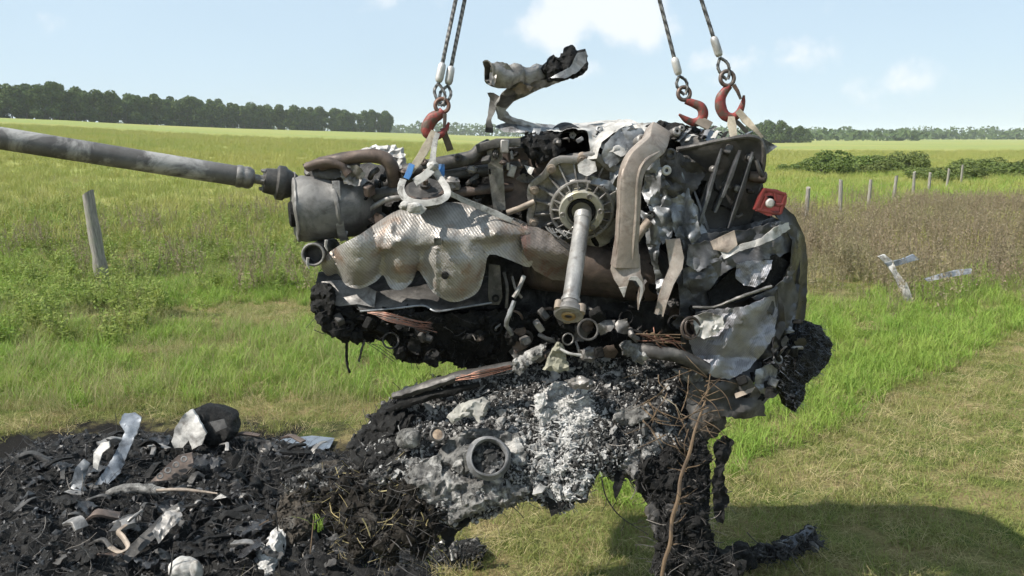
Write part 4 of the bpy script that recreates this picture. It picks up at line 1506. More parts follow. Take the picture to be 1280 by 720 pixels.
lathe(mb, d0, dax, [(0, 0.03), (0.0, 0.036), (0.03, 0.036), (0.034, 0.0325), (L * .5, 0.0325), (L * .5 + .002, 0.0332), (L - 0.07, 0.0325), (L - 0.066, 0.0375), (L - 0.05, 0.0375), (L - 0.045, 0.03)], 30, rough=0.0008)
ds = part('drive_shaft', mb, grime('bare_bright_shaft', (0.26, 0.255, 0.25), (0.38, 0.375, 0.36), (0.15, 0.13, 0.115), soot=0.4, scale=9, rough=(0.32, 0.6), metal=0.35, bump=0.35, bscale=60, amount=(0.52, 0.68), c3scale=14), WRECK)
mb = MB()
lathe(mb, d0 + dax * (L - 0.055), dax, [(0, 0.03), (0.0, 0.034), (0.02, 0.036), (0.035, 0.054), (0.06, 0.057), (0.066, 0.05), (0.066, 0.028), (0.05, 0.022)], 24, rough=0.004, seed=3)
part('joint_yoke', mb, m_steel, ds)
sx = dax.orthogonal().normalized()
for k in range(3):
    mb = MB()
    dd = Quaternion(dax, k * 2.094 + 0.5) @ sx
    lathe(mb, d0 + dax * (L - 0.03) + dd * 0.05, dax, [(0, 0.017), (0.035, 0.017), (0.037, 0.008), (0.03, 0.006)], 14)
    part('yoke_ear', mb, m_tan, ds)
mb = MB()
torus(mb, d0 + dax * (L + 0.012), dax, 0.021, 0.007, 20, 8)
part('bearing_cup', mb, grime('brass_cup', (0.36, 0.26, 0.12), (0.26, 0.17, 0.08), scale=20, metal=0.4, rough=(0.4, 0.6)), ds)
# torn casting around the gearbox
wsheet('torn_casting', [(664, 226, 3.42), (672, 206, 3.42), (688, 198, 3.42), (704, 194, 3.42), (706, 206, 3.42), (688, 214, 3.42), (676, 232, 3.42), (668, 240, 3.42)], m_brown, step=4, crumple=0.012, freq=18, thick=0.02, jag=0.8, seed=41)
wsheet('torn_casting', [(690, 204, 3.38), (722, 194, 3.38), (734, 198, 3.38), (730, 206, 3.37), (700, 213, 3.37)], m_brown, step=4, crumple=0.012, freq=18, thick=0.02, jag=0.8, seed=42)
wsheet('bright_shard', [(722, 206, 3.26), (732, 198, 3.26), (744, 202, 3.26), (746, 214, 3.25), (734, 220, 3.24), (724, 216, 3.25)], m_pale, step=3.5, crumple=0.010, freq=20, thick=0.004, jag=0.6, seed=43)
wsheet('bright_shard', [(738, 220, 3.27), (762, 226, 3.27), (772, 236, 3.27), (766, 240, 3.26), (752, 232, 3.26), (738, 230, 3.27)], m_alu, step=3.5, crumple=0.02, freq=22, thick=0.004, jag=0.8, seed=44)
wsheet('bright_shard', [(655, 206, 3.36), (668, 210, 3.34), (664, 218, 3.33), (672, 226, 3.33), (660, 216, 3.34)], m_pale, step=3, crumple=0.01, freq=20, thick=0.004, seed=45)
for k in range(7):
    wtube('casting_lattice', [(682 + k * 4, 283 + k, 3.31), (690 + k * 4, 292 + (k % 3) * 3, 3.30), (700 + k * 3, 288 + (k % 2) * 8, 3.31)], 0.004, m_steel, seg=5, n=2)

# ---- top deck: opening, pale torn sheet, long grey sheet
mb = MB()
lathe(mb, A(716, 182, 3.40), (0.1, -1, -0.12), [(-0.2, 0.075), (0.0, 0.078), (0.004, 0.073), (-0.15, 0.07), (-0.16, 0.0)], 30, rough=0.004)
part('intake_throat', mb, m_char, WRECK)
wsheet('char_lump', [(650, 178, 3.36), (664, 166, 3.38), (690, 162, 3.4), (702, 168, 3.38), (700, 196, 3.34), (676, 204, 3.33), (660, 196, 3.34)], m_char, step=3.5, crumple=0.05, freq=18, front=0.02, back=0.1, jag=1.6, rough=0.015, rfreq=50, seed=46)
wsheet('torn_white_panel', [(682, 162, 3.42), (700, 165, 3.38), (716, 160, 3.35), (734, 164, 3.33), (738, 188, 3.30), (733, 200, 3.29), (746, 198, 3.28), (752, 178, 3.30), (776, 160, 3.33), (790, 156, 3.38), (786, 150, 3.45), (740, 155, 3.5), (700, 160, 3.5)], m_pale, step=4, crumple=0.022, freq=13, thick=0.005, jag=1.0, seed=47)
wsheet('torn_grey_panel', [(752, 196, 3.30), (756, 180, 3.30), (776, 160, 3.32), (802, 160, 3.34), (812, 172, 3.34), (800, 182, 3.31), (782, 198, 3.29), (762, 210, 3.29)], m_alu, step=4, crumple=0.024, freq=13, thick=0.005, jag=1.0, seed=48)
wsheet('deck_panel', [(640, 166, 3.62), (690, 157, 3.70), (760, 150, 3.75), (788, 149, 3.75), (800, 154, 3.62), (840, 156, 3.58), (862, 160, 3.55), (850, 166, 3.40), (800, 162, 3.40), (740, 165, 3.45), (690, 167, 3.5)], m_pale, step=5, crumple=0.02, freq=8, thick=0.006, jag=0.6, seed=49)
wsheet('fold_of_panel', [(618, 158, 3.62), (640, 150, 3.62), (660, 153, 3.62), (700, 157, 3.66), (740, 154, 3.72), (700, 163, 3.6), (660, 166, 3.55), (630, 165, 3.58)], m_alu, step=4.5, crumple=0.02, freq=10, thick=0.006, jag=0.5, seed=50)

wsheet('torn_white_panel', [(740, 168, 3.36), (760, 160, 3.40), (800, 154, 3.42), (832, 152, 3.46), (826, 162, 3.38), (806, 172, 3.33), (792, 186, 3.30), (776, 196, 3.28), (766, 190, 3.28), (752, 186, 3.30)], m_pale, step=3.6, crumple=0.05, freq=9, thick=0.005, jag=1.2, seed=301)
wsheet('torn_grey_panel', [(800, 205, 3.30), (815, 192, 3.28), (838, 186, 3.28), (862, 196, 3.30), (884, 214, 3.31), (872, 236, 3.31), (852, 252, 3.30), (838, 244, 3.29), (822, 226, 3.29)], m_soot, step=3.6, crumple=0.05, freq=9, thick=0.006, jag=1.2, seed=302)
wsheet('torn_grey_panel', [(836, 250, 3.27), (858, 240, 3.27), (876, 262, 3.28), (886, 290, 3.26), (870, 310, 3.24), (850, 312, 3.24), (842, 286, 3.26)], m_alu, step=3.6, crumple=0.06, freq=9, thick=0.006, jag=1.2, seed=303)
wsheet('torn_grey_panel', [(860, 306, 3.22), (890, 300, 3.22), (905, 310, 3.2), (898, 326, 3.2), (872, 340, 3.2), (858, 330, 3.21)], m_flank, step=3.6, crumple=0.05, freq=6, thick=0.006, jag=1.2, seed=304)
wsheet('torn_grey_panel', [(940, 372, 3.2), (968, 360, 3.21), (990, 340, 3.28), (998, 372, 3.33), (986, 410, 3.29), (972, 420, 3.25), (966, 396, 3.22)], m_flank, step=3.6, crumple=0.06, freq=6, thick=0.006, jag=1.2, seed=305)
# ---- the bent arm that sticks up, with its torn tube end
arm = wsheet('bent_arm', [(618, 130, 3.58), (627, 116, 3.55), (640, 106, 3.50), (650, 100, 3.48), (700, 94, 3.5), (724, 92, 3.5), (706, 101, 3.5), (686, 107, 3.5), (662, 118, 3.53), (642, 127, 3.56), (632, 138, 3.59), (640, 146, 3.61), (664, 153, 3.62), (692, 160, 3.64), (664, 163, 3.62), (640, 158, 3.62), (622, 148, 3.62)],
             m_pale, step=4.5, crumple=0.014, freq=12, front=0.012, back=0.03, jag=0.6, seed=51)
wsheet('arm_strut', [(606, 165, 3.62), (610, 140, 3.6), (612, 122, 3.58), (609, 116, 3.57), (617, 116, 3.57), (624, 120, 3.57), (620, 136, 3.58), (614, 150, 3.6), (617, 166, 3.62)], m_steel, arm, step=4, crumple=0.012, freq=14, thick=0.02, jag=0.6, seed=52)
mb = MB()
tube(mb, spline([A(613, 94, 3.38), A(625, 93, 3.41), A(645, 94, 3.46), A(672, 94, 3.5), A(700, 92, 3.53)], 5), [0.044, 0.056, 0.047, 0.036, 0.034], 22, hollow=0.12, rough=0.05, seed=4)
part('tube_end', mb, m_steel, arm)
wsheet('arm_web', [(628, 116, 3.50), (640, 104, 3.45), (670, 100, 3.46), (704, 98, 3.47), (690, 106, 3.48), (664, 116, 3.50), (642, 126, 3.54), (630, 136, 3.57), (620, 132, 3.56)], m_steel, arm, step=3.5, crumple=0.03, freq=14, thick=0.02, jag=0.9, seed=306)
wsheet('arm_web', [(640, 112, 3.42), (650, 104, 3.40), (668, 108, 3.41), (660, 116, 3.43), (648, 118, 3.44)], m_tan, arm, step=3, crumple=0.03, freq=18, thick=0.006, jag=0.9, seed=307)
wsheet('torn_edge', [(611, 100, 3.36), (613, 84, 3.36), (622, 77, 3.36), (634, 79, 3.37), (640, 86, 3.38), (632, 90, 3.37), (624, 86, 3.36), (620, 98, 3.355), (618, 108, 3.36)], m_steel, arm, step=3, crumple=0.012, freq=24, thick=0.006, jag=0.8, seed=53)
wsheet('burnt_end', [(676, 86, 3.46), (684, 74, 3.46), (692, 68, 3.47), (698, 72, 3.47), (708, 58, 3.49), (716, 56, 3.49), (720, 62, 3.49), (732, 61, 3.5), (735, 70, 3.5), (734, 88, 3.49), (722, 97, 3.48), (704, 101, 3.47), (684, 103, 3.46)], m_char, arm, step=3, crumple=0.035, freq=20, front=0.03, back=0.05, jag=1.4, rough=0.012, rfreq=60, seed=54)
wsheet('end_fold', [(688, 97, 3.43), (712, 84, 3.43), (722, 66, 3.44), (733, 64, 3.45), (733, 78, 3.44), (722, 90, 3.43), (706, 98, 3.42)], m_alu, arm, step=3.5, crumple=0.014, freq=18, thick=0.005, jag=0.7, seed=55)

# ---- tan curved member and strap
mb = MB()
tube(mb, spline([A(822, 164, 3.30), A(816, 182, 3.24), A(797, 200, 3.20), A(788, 222, 3.18), A(786, 260, 3.18), A(783, 300, 3.18), A(781, 332, 3.19)], 7), [0.044, 0.048, 0.046, 0.044, 0.043, 0.042, 0.052], prof=rrect(0.3), w=1.0, h=0.75, up=(0.15, -1, 0), rough=0.004, seed=3)
m_member = grime('rosy_scaled_steel', (0.26, 0.215, 0.18), (0.37, 0.325, 0.285), (0.19, 0.14, 0.115), scale=7, rough=(0.38, 0.65), metal=0.35, bump=0.5, bdist=0.003, bscale=70, amount=(0.5, 0.7), c3scale=14, soot=0.35)
memb = part('curved_member', mb, m_member, WRECK)
for dx in (-10.5, 9.5):
    mb = MB()
    tube(mb, spline([A(822 + dx * 1.1, 166 + dx * 0.4, 3.285), A(816 + dx, 184 + dx * 0.4, 3.215), A(797 + dx, 201, 3.172), A(788 + dx, 222, 3.152), A(786 + dx, 260, 3.152), A(783 + dx, 300, 3.152), A(781 + dx, 326, 3.16)], 7), 0.007, 8, rough=0.0015)
    part('flange_lip', mb, m_member, memb)
wsheet('forked_foot', [(767, 322, 3.17), (800, 318, 3.17), (801, 342, 3.16), (805, 352, 3.16), (806, 362, 3.15), (800, 378, 3.15), (798, 388, 3.15), (797, 374, 3.15), (800, 358, 3.15), (794, 349, 3.15), (787, 349, 3.15), (784, 358, 3.15), (776, 362, 3.16), (768, 350, 3.16), (764, 338, 3.17)], m_member, memb, step=4, crumple=0.008, freq=16, thick=0.03, seed=57)
wsheet('bright_lip', [(785, 350, 3.135), (789, 345.5, 3.135), (797, 346, 3.135), (803, 353, 3.135), (804, 364, 3.135), (799, 381, 3.135), (801, 360, 3.135), (795, 351, 3.135), (789, 350, 3.135)], m_pale, memb, step=3, crumple=0.004, thick=0.006, seed=58)
wsheet('drip', [(774, 360, 3.15), (784, 358, 3.15), (780, 372, 3.15)], m_pale, memb, step=4, crumple=0.004, thick=0.012, seed=59)
wtube('dark_tube', [(794, 300, 3.28), (802, 288, 3.27), (812, 276, 3.27)], 0.018, m_tan, seg=12, rough=0.003)
wsheet('flat_strap', [(832, 300, 3.20), (850, 298, 3.20), (855, 322, 3.19), (853, 336, 3.18), (842, 356, 3.17), (834, 378, 3.16), (829, 396, 3.16), (818, 392, 3.17), (824, 370, 3.17), (830, 352, 3.18), (837, 334, 3.19), (835, 318, 3.20)], m_member, step=5, crumple=0.006, freq=14, thick=0.015, seed=60)
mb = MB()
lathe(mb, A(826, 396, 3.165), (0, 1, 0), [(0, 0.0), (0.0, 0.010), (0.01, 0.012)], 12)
part('strap_hole_black_disc', mb, m_char, WRECK)  # no opening: hole's inner shade is given by a black disc

# ---- crumpled aluminium right of the member
wsheet('buckled_panel', [(808, 200, 3.28), (824, 196, 3.27), (836, 206, 3.26), (830, 220, 3.26), (842, 240, 3.26), (846, 262, 3.25), (840, 296, 3.24), (828, 306, 3.24), (820, 286, 3.25), (812, 262, 3.26), (802, 240, 3.28), (806, 222, 3.29)], m_alu, step=3, crumple=0.075, freq=8, thick=0.005, jag=0.9, rough=0.003, rfreq=30, seed=61)
wsheet('buckled_panel', [(836, 206, 3.29), (852, 214, 3.28), (862, 240, 3.26), (872, 272, 3.25), (876, 296, 3.24), (866, 306, 3.24), (854, 290, 3.26), (848, 262, 3.28), (842, 236, 3.29)], m_alu, step=3, crumple=0.07, freq=8, thick=0.005, jag=0.9, rough=0.003, rfreq=30, seed=62)
mb = MB()
torus(mb, A(833, 213, 3.24), (0.1, -1, 0), 0.014, 0.007, 18, 8)
part('eyelet', mb, m_pale, WRECK)
wsheet('buckled_panel', [(800, 262, 3.30), (816, 270, 3.28), (826, 298, 3.27), (822, 330, 3.27), (830, 352, 3.28), (822, 372, 3.29), (818, 340, 3.29), (810, 310, 3.30)], m_alu, step=3, crumple=0.07, freq=8, thick=0.005, jag=0.9, rough=0.003, rfreq=30, seed=63)
wsheet('buckled_panel', [(768, 196, 3.32), (800, 184, 3.30), (806, 190, 3.30), (786, 206, 3.29), (770, 222, 3.29), (763, 236, 3.30), (762, 214, 3.31)], m_alu, step=4, crumple=0.02, freq=14, thick=0.005, jag=0.6, seed=64)

# ---- large dark ribbed casing
case = wsheet('ribbed_casing', [(842, 188, 3.36), (876, 182, 3.33), (905, 176, 3.31), (935, 173, 3.30), (950, 178, 3.31), (956, 205, 3.32), (950, 232, 3.34), (944, 262, 3.36), (934, 286, 3.37), (905, 296, 3.36), (880, 302, 3.35), (868, 296, 3.35), (872, 260, 3.36), (884, 226, 3.37), (850, 224, 3.38), (844, 208, 3.38)],
              grime('dark_cast_casing', (0.040, 0.038, 0.038), (0.075, 0.072, 0.07), (0.13, 0.12, 0.11), scale=10, rough=(0.4, 0.7), metal=0.3, bump=0.4, bscale=60, amount=(0.56, 0.74)), step=6, crumple=0.008, freq=8, thick=0.02, seed=66, back=0.16)
for (a, b) in (((902, 186, 3.29), (868, 296, 3.325)), ((925, 188, 3.28), (902, 246, 3.31)), ((941, 190, 3.28), (910, 284, 3.33)), ((905, 232, 3.315), (893, 264, 3.33)), ((862, 224, 3.33), (888, 300, 3.32))):
    mb = MB()
    P0, P1 = A(*a), A(*b)
    tube(mb, [P0, (P0 + P1) / 2, P1], [0.005, 0.013, 0.010], prof=rrect(), w=0.6, h=2.2, up=(0, -1, 0), rough=0.004)
    part('rib', mb, m_flank, case)
for (x, y) in ((893, 212), (909, 232), (938, 197), (922, 236)):
    mb = MB()
    lathe(mb, A(x, y, 3.30), (0, -1, 0), [(-0.03, 0.016), (0, 0.014), (0.004, 0.01)], 14)
    part('boss', mb, m_steel, case)
wtube('casing_rim', [(846, 187, 3.34), (876, 181, 3.31), (905, 175, 3.29), (935, 171, 3.28), (950, 176, 3.29), (955, 190, 3.29), (953, 214, 3.31)], 0.010, m_soot, seg=8, n=4, rough=0.002)
mb = MB()
lathe(mb, A(947, 221, 3.31), Vector((1, -0.4, -0.1)), [(-0.03, 0.02), (0, 0.024), (0.03, 0.024), (0.036, 0.016), (0.038, 0.005)], 18)
part('stub', mb, m_brown, case)
wtube('rim_rod', [(945, 200, 3.28), (950, 214, 3.28), (953, 222, 3.29)], 0.009, m_soot, case, seg=8)
wsheet('torn_corner', [(948, 170, 3.34), (972, 183, 3.36), (954, 196, 3.35), (950, 184, 3.34)], m_alu, case, step=4, crumple=0.008, freq=14, thick=0.006, seed=68)
# clutter along the top edge
wsheet('torn_plate', [(846, 166, 3.36), (872, 170, 3.34), (886, 178, 3.33), (872, 182, 3.33), (852, 184, 3.34)], m_soot, step=4, crumple=0.02, freq=16, thick=0.006, jag=1, seed=69)
wsheet('torn_plate', [(873, 160, 3.42), (892, 164, 3.40), (897, 175, 3.36), (884, 178, 3.35)], grime('bluish_sheet', (0.42, 0.50, 0.60), (0.52, 0.58, 0.66), scale=9, metal=0.2), step=4, crumple=0.01, freq=14, thick=0.005, seed=70)
wsheet('char_lump', [(806, 158, 3.38), (826, 150, 3.42), (850, 154, 3.42), (872, 160, 3.40), (884, 172, 3.36), (866, 182, 3.33), (846, 186, 3.34), (838, 200, 3.35), (826, 190, 3.33), (830, 172, 3.34), (818, 164, 3.36)], m_char, step=3.5, crumple=0.06, freq=16, front=0.02, back=0.12, jag=1.6, rough=0.02, rfreq=50, seed=71)
for (x, y, yy, r) in ((802, 174, 3.28, .022), (846, 164, 3.33, .020), (852, 160, 3.34, .014)):
    mb = MB()
    lathe(mb, A(x, y, yy), (0.3, -1, 0.3), [(-0.04, r), (0, r), (0.005, r * .7), (0.004, r * .35), (-0.01, r * .3)], 16, rough=0.003)
    part('bush', mb, m_steel, WRECK)
for k in range(10):
    x = 840 + k * 9 + rw.uniform(-4, 4)
    wtube('torn_strip', [(x, 172 + rw.uniform(-4, 6), 3.33), (x + rw.uniform(4, 12), 166 + rw.uniform(-5, 5), 3.36), (x + rw.uniform(10, 24), 164 + rw.uniform(-6, 10), 3.38)], 0.006, (m_soot, m_alu, m_pale, m_char)[k % 4], seg=6, w=1.6, h=0.4, n=3, rough=0.004, seed=k)

# ---- red lamp frame with its white boss
lamp = wsheet('red_lamp_frame', [(943, 262, 3.27), (948, 248, 3.27), (955, 235, 3.28), (972, 237, 3.28), (984, 243, 3.29), (983, 254, 3.28), (976, 268, 3.27), (960, 270, 3.26)], m_red, step=3.5, crumple=0.012, freq=22, thick=0.03, seed=75)
for (pts) in ([(945, 261), (956, 237)], [(956, 237), (982, 243)], [(982, 244), (975, 267)], [(975, 267), (945, 262)], [(951, 262), (958, 246)], [(968, 240), (970, 250)], [(978, 256), (968, 256)]):
    mb = MB()
    tube(mb, [A(x, y, 3.235) for (x, y) in pts], 0.0065, prof=rrect(), rough=0.0015)
    part('lamp_bar', mb, m_red, lamp)
mb = MB()
lathe(mb, A(963, 252, 3.245), (0, -1, 0), [(-0.01, 0.024), (0.0, 0.022), (0.001, 0.018)], 18)
part('lamp_socket', mb, m_char, lamp)
mb = MB()
lathe(mb, A(963, 254, 3.225), (0, -1, 0), [(-0.02, 0.0185), (0, 0.0185), (0.006, 0.013), (0.007, 0.004)], 20)
part('white_boss', mb, m_pale, lamp)

# ---- right flank: boxes, streaks, foil, black skin
wsheet('crushed_flank', [(846, 296, 3.30), (870, 288, 3.30), (920, 284, 3.30), (968, 272, 3.31), (992, 282, 3.36), (1000, 330, 3.40), (998, 380, 3.40), (986, 430, 3.36), (968, 458, 3.32), (940, 478, 3.28), (900, 486, 3.28), (866, 470, 3.28), (852, 430, 3.28), (850, 380, 3.29), (844, 330, 3.30)], m_flank,
       step=4, crumple=0.07, freq=5.5, thick=0.012, jag=1.0, rough=0.006, rfreq=22, seed=310)
wsheet('flank_panel', [(852, 300, 3.24), (880, 292, 3.24), (930, 288, 3.24), (975, 276, 3.27), (996, 284, 3.34), (998, 310, 3.34), (970, 322, 3.27), (930, 330, 3.24), (895, 345, 3.22), (868, 350, 3.22), (856, 330, 3.23)], m_flank, step=3.6, crumple=0.05, freq=7, thick=0.008, jag=1.2, rough=0.004, rfreq=30, seed=77)
wsheet('silver_streak', [(900, 314, 3.19), (930, 304, 3.19), (952, 298, 3.20), (968, 284, 3.22), (986, 278, 3.27), (988, 286, 3.27), (966, 300, 3.21), (946, 308, 3.19), (924, 314, 3.18), (905, 324, 3.17)], m_pale, step=4, crumple=0.014, freq=16, thick=0.005, jag=0.8, seed=78)
wsheet('folded_panel', [(888, 302, 3.20), (918, 288, 3.21), (922, 306, 3.19), (910, 316, 3.18), (892, 312, 3.19)], m_tan, step=4, crumple=0.01, freq=14, thick=0.006, seed=79)
wsheet('flank_panel', [(854, 336, 3.22), (880, 326, 3.20), (915, 320, 3.18), (920, 332, 3.18), (898, 346, 3.18), (886, 362, 3.19), (866, 368, 3.21), (855, 356, 3.22)], m_flank, step=3.2, crumple=0.06, freq=7, thick=0.006, jag=1.0, rough=0.003, rfreq=34, seed=80)
wsheet('flank_black_sheet', [(885, 366, 3.27), (918, 334, 3.27), (970, 318, 3.28), (990, 330, 3.36), (966, 362, 3.29), (930, 376, 3.26), (890, 384, 3.25)], m_char, step=5.5, crumple=0.02, freq=9, thick=0.01, seed=81)  # charred black sheet set between the flank panels
wsheet('foil_patch', [(920, 330, 3.22), (934, 326, 3.21), (966, 325, 3.22), (964, 336, 3.21), (955, 352, 3.20), (944, 359, 3.20), (930, 357, 3.20), (920, 348, 3.21)], m_quilt2, step=3.5, crumple=0.018, freq=24, thick=0.004, jag=0.7, seed=82)
wtube('seam_pipe', [(866, 384, 3.19), (892, 384, 3.17), (918, 374, 3.16), (934, 368, 3.16), (964, 358, 3.19)], 0.006, m_steel, seg=8, n=5, rough=0.003)
wsheet('silver_shield', [(870, 390, 3.20), (900, 386, 3.18), (930, 384, 3.17), (956, 372, 3.18), (968, 370, 3.20), (972, 392, 3.21), (968, 420, 3.22), (955, 440, 3.21), (935, 462, 3.20), (912, 475, 3.20), (890, 470, 3.21), (872, 455, 3.23), (862, 430, 3.24), (862, 408, 3.22)],
       m_quilt2, step=3.4, crumple=0.04, freq=8, thick=0.005, jag=1.0, seed=83, depth=lambda x, y: -0.04 * np.exp(-(((x - 905) - (430 - y) * 0.5) / 16) ** 2) + 0.03 * np.exp(-(((x - 935) - (430 - y) * 0.7) / 14) ** 2))
wsheet('white_crumple', [(866, 396, 3.16), (884, 390, 3.15), (904, 396, 3.14), (906, 408, 3.14), (896, 418, 3.14), (880, 424, 3.15), (872, 420, 3.15), (868, 410, 3.16)], m_pale, step=3, crumple=0.02, freq=24, thick=0.005, jag=0.8, seed=84)
mb = MB()
torus(mb, A(863, 410, 3.15), (0.45, -1, 0.1), 0.043, 0.006, 28, 8)
torus(mb, A(867, 408, 3.18), (0.45, -1, 0.1), 0.040, 0.005, 28, 8)
part('clamp_ring', mb, m_brown, WRECK)
wtube('torn_pipe', [(860, 412, 3.18), (876, 406, 3.24), (900, 402, 3.3)], 0.036, m_brown, seg=16, hollow=0.15, rough=0.004)
wsheet('black_skin', [(962, 262, 3.34), (980, 258, 3.34), (995, 272, 3.38), (1006, 296, 3.45), (1010, 330, 3.52), (1008, 380, 3.55), (1002, 420, 3.52), (990, 448, 3.46), (972, 455, 3.34), (966, 430, 3.28), (974, 395, 3.28), (972, 360, 3.28), (988, 330, 3.32), (990, 300, 3.32), (978, 280, 3.31)],
       grime('burnt_black_paint', (0.012, 0.012, 0.013), (0.026, 0.026, 0.028), (0.07, 0.075, 0.085), scale=7, rough=(0.25, 0.6), bump=0.5, bscale=30, amount=(0.6, 0.72)), step=5, crumple=0.022, freq=8, thick=0.01, jag=0.8, seed=85)
wsheet('grey_edge', [(972, 362, 3.25), (980, 384, 3.25), (982, 410, 3.25), (974, 425, 3.25), (968, 418, 3.25), (974, 396, 3.25)], m_soot, step=4, crumple=0.02, freq=14, thick=0.006, seed=86)
for k, (x, y) in enumerate(((984, 342), (976, 428), (964, 436))):
    wsheet('paint_flake', [(x, y, 3.26), (x + 6, y - 9, 3.27), (x + 10, y - 4, 3.28), (x + 4, y + 8, 3.26)], m_soot, step=2.5, crumple=0.015, freq=24, thick=0.003, jag=1.2, seed=90 + k)
# charred end at lower right with burnt fibres
mb = MB()
wf, tr = sheet(mb, [(952, 452, 3.32), (975, 430, 3.33), (1000, 404, 3.38), (1028, 408, 3.42), (1040, 428, 3.44), (1036, 452, 3.43), (1022, 468, 3.42), (1008, 478, 3.40), (1006, 500, 3.38), (995, 514, 3.37), (980, 508, 3.36), (970, 488, 3.35), (955, 470, 3.33)], step=4, crumple=0.05, freq=14, front=0.05, back=0.14, jag=2, rough=0.02, rfreq=50, seed=95, slide=0.015)
fib = part('burnt_end_mass', mb, m_char, WRECK, smooth=25)
mb = MB()
pts = tri_points(wf, tr, 1500, 4)
for i in range(1500):
    q = pts[i]
    d = np.array([rw.uniform(-.3, 1), rw.uniform(-1, .2), rw.uniform(-.5, .9)])
    d /= np.linalg.norm(d)
    l = rw.uniform(.012, .05)
    e = np.array([rw.uniform(-1, 1), rw.uniform(-1, 1), rw.uniform(-1, 1)]) * 0.0012
    mb.add(np.array([q - e, q + e, q + d * l + np.array([0, 0, -.006])]), [(0, 1, 2)])
part('burnt_fibres', mb, grime('grey_blue_fibres', (0.03, 0.033, 0.04), (0.16, 0.18, 0.215), scale=9, bump=0), fib, smooth=0, kind='stuff')
wsheet('grey_scrap', [(945, 462, 3.24), (962, 455, 3.24), (972, 462, 3.25), (968, 490, 3.25), (955, 505, 3.25), (938, 508, 3.24), (942, 485, 3.23)], m_alu, step=4, crumple=0.02, freq=14, thick=0.005, jag=0.8, seed=96)
wsheet('tan_scrap', [(918, 492, 3.20), (944, 484, 3.20), (940, 490, 3.19), (920, 498, 3.19)], m_tan, step=4, crumple=0.01, thick=0.004, seed=97)

# ---- small remains packed into the dark gaps of the wreck
def rand_in(poly, n, seed):
    r_ = np.random.RandomState(seed)
    xs = [p[0] for p in poly]; ys = [p[1] for p in poly]
    out = []
    while len(out) < n:
        q = np.array([[r_.uniform(min(xs), max(xs)), r_.uniform(min(ys), max(ys))]])
        if inside(poly, q)[0]:
            out.append(tuple(q[0]))
    return out
def gap(poly, Y, n, seed, mats, size=1.0):
    r_ = random.Random(seed)
    for i, (x, y) in enumerate(rand_in(poly, n, seed)):
        yy = Y + r_.uniform(-0.04, 0.05)
        k = r_.choice('pppbbrsssl')
        m = r_.choice(mats)
        mb = MB()
        if k == 'p':
            L = r_.uniform(8, 26) * size
            a = r_.uniform(0, 6.28)
            dx, dy = math.cos(a) * L, math.sin(a) * L
            tube(mb, spline([A(x - dx / 2, y - dy / 2, yy + 0.03), A(x + r_.uniform(-4, 4), y + r_.uniform(-4, 4), yy), A(x + dx / 2, y + dy / 2, yy + 0.02)], 4), r_.uniform(0.005, 0.014) * size, 8, rough=0.003, seed=i)
            part('pipe', mb, m, WRECK)
        elif k == 'b':
            box(mb, A(x, y, yy), (r_.uniform(.02, .06) * size, r_.uniform(.02, .05), r_.uniform(.02, .06) * size), Euler((r_.uniform(-.6, .6), r_.uniform(-.6, .6), r_.uniform(-.6, .6))).to_matrix(), bevel=0.15)
            part('bracket', mb, m, WRECK)
        elif k == 'r':
            torus(mb, A(x, y, yy), (r_.uniform(-.4, .4), -1, r_.uniform(-.2, .6)), r_.uniform(.016, .035) * size, r_.uniform(.004, .008), 20, 7)
            part('hose_ring', mb, m, WRECK)
        elif k == 's':
            s_ = r_.uniform(6, 14) * size
            po = [(x + s_ * math.cos(t) * r_.uniform(.5, 1.2), y + s_ * math.sin(t) * r_.uniform(.4, 1.0), yy + r_.uniform(-.02, .02)) for t in np.linspace(0, 5.4, 6)]
            sheet(mb, po, step=4, crumple=0.02, freq=18, thick=0.005, seed=seed * 31 + i, jag=0.7)
            part('torn_scrap', mb, m, WRECK, smooth=32)
        else:
            lump(mb, A(x, y, yy), (r_.uniform(.02, .045) * size, .03, r_.uniform(.015, .04) * size), 3, 0.6, 2.2, seed + i)
            part('clinker', mb, m, WRECK, smooth=25)
gap([(450, 215), (600, 200), (605, 255), (520, 255), (470, 285), (445, 270)], 3.42, 34, 1, [m_soot, m_soot, m_char, m_char, m_brown, m_steel], 0.85)
gap([(640, 190), (700, 170), (760, 190), (770, 240), (660, 260)], 3.40, 16, 2, [m_soot, m_char, m_brown, m_steel], 0.8)
gap([(760, 230), (800, 210), (840, 300), (850, 400), (790, 410), (740, 390), (745, 300)], 3.40, 26, 3, [m_char, m_soot, m_char, m_brown])
gap([(560, 395), (700, 380), (800, 395), (800, 440), (720, 445), (600, 450)], 3.33, 48, 4, [m_char, m_char, m_soot, m_soot, m_brown, m_steel])
gap([(420, 395), (500, 398), (560, 440), (500, 445), (430, 415)], 3.30, 16, 5, [m_char, m_char, m_soot])
gap([(856, 350), (885, 365), (880, 400), (850, 440), (840, 400)], 3.28, 8, 6, [m_char, m_soot])
gap([(880, 190), (940, 180), (940, 260), (900, 290)], 3.34, 6, 7, [m_soot, m_char], 0.7)
gap([(970, 380), (1000, 370), (1000, 440), (960, 470), (950, 450)], 3.30, 14, 8, [m_char, m_char, m_soot, m_alu], 0.8)
gap([(640, 165), (800, 158), (860, 160), (840, 180), (760, 176), (660, 182)], 3.40, 26, 9, [m_char, m_soot, m_alu, m_pale], 0.6)
gap([(800, 190), (850, 190), (850, 300), (815, 320), (805, 250)], 3.30, 8, 12, [m_soot, m_steel, m_char], 0.6)
gap([(900, 460), (960, 440), (1000, 420), (990, 470), (950, 500), (900, 500)], 3.22, 14, 13, [m_char, m_soot, m_char, m_steel], 0.8)
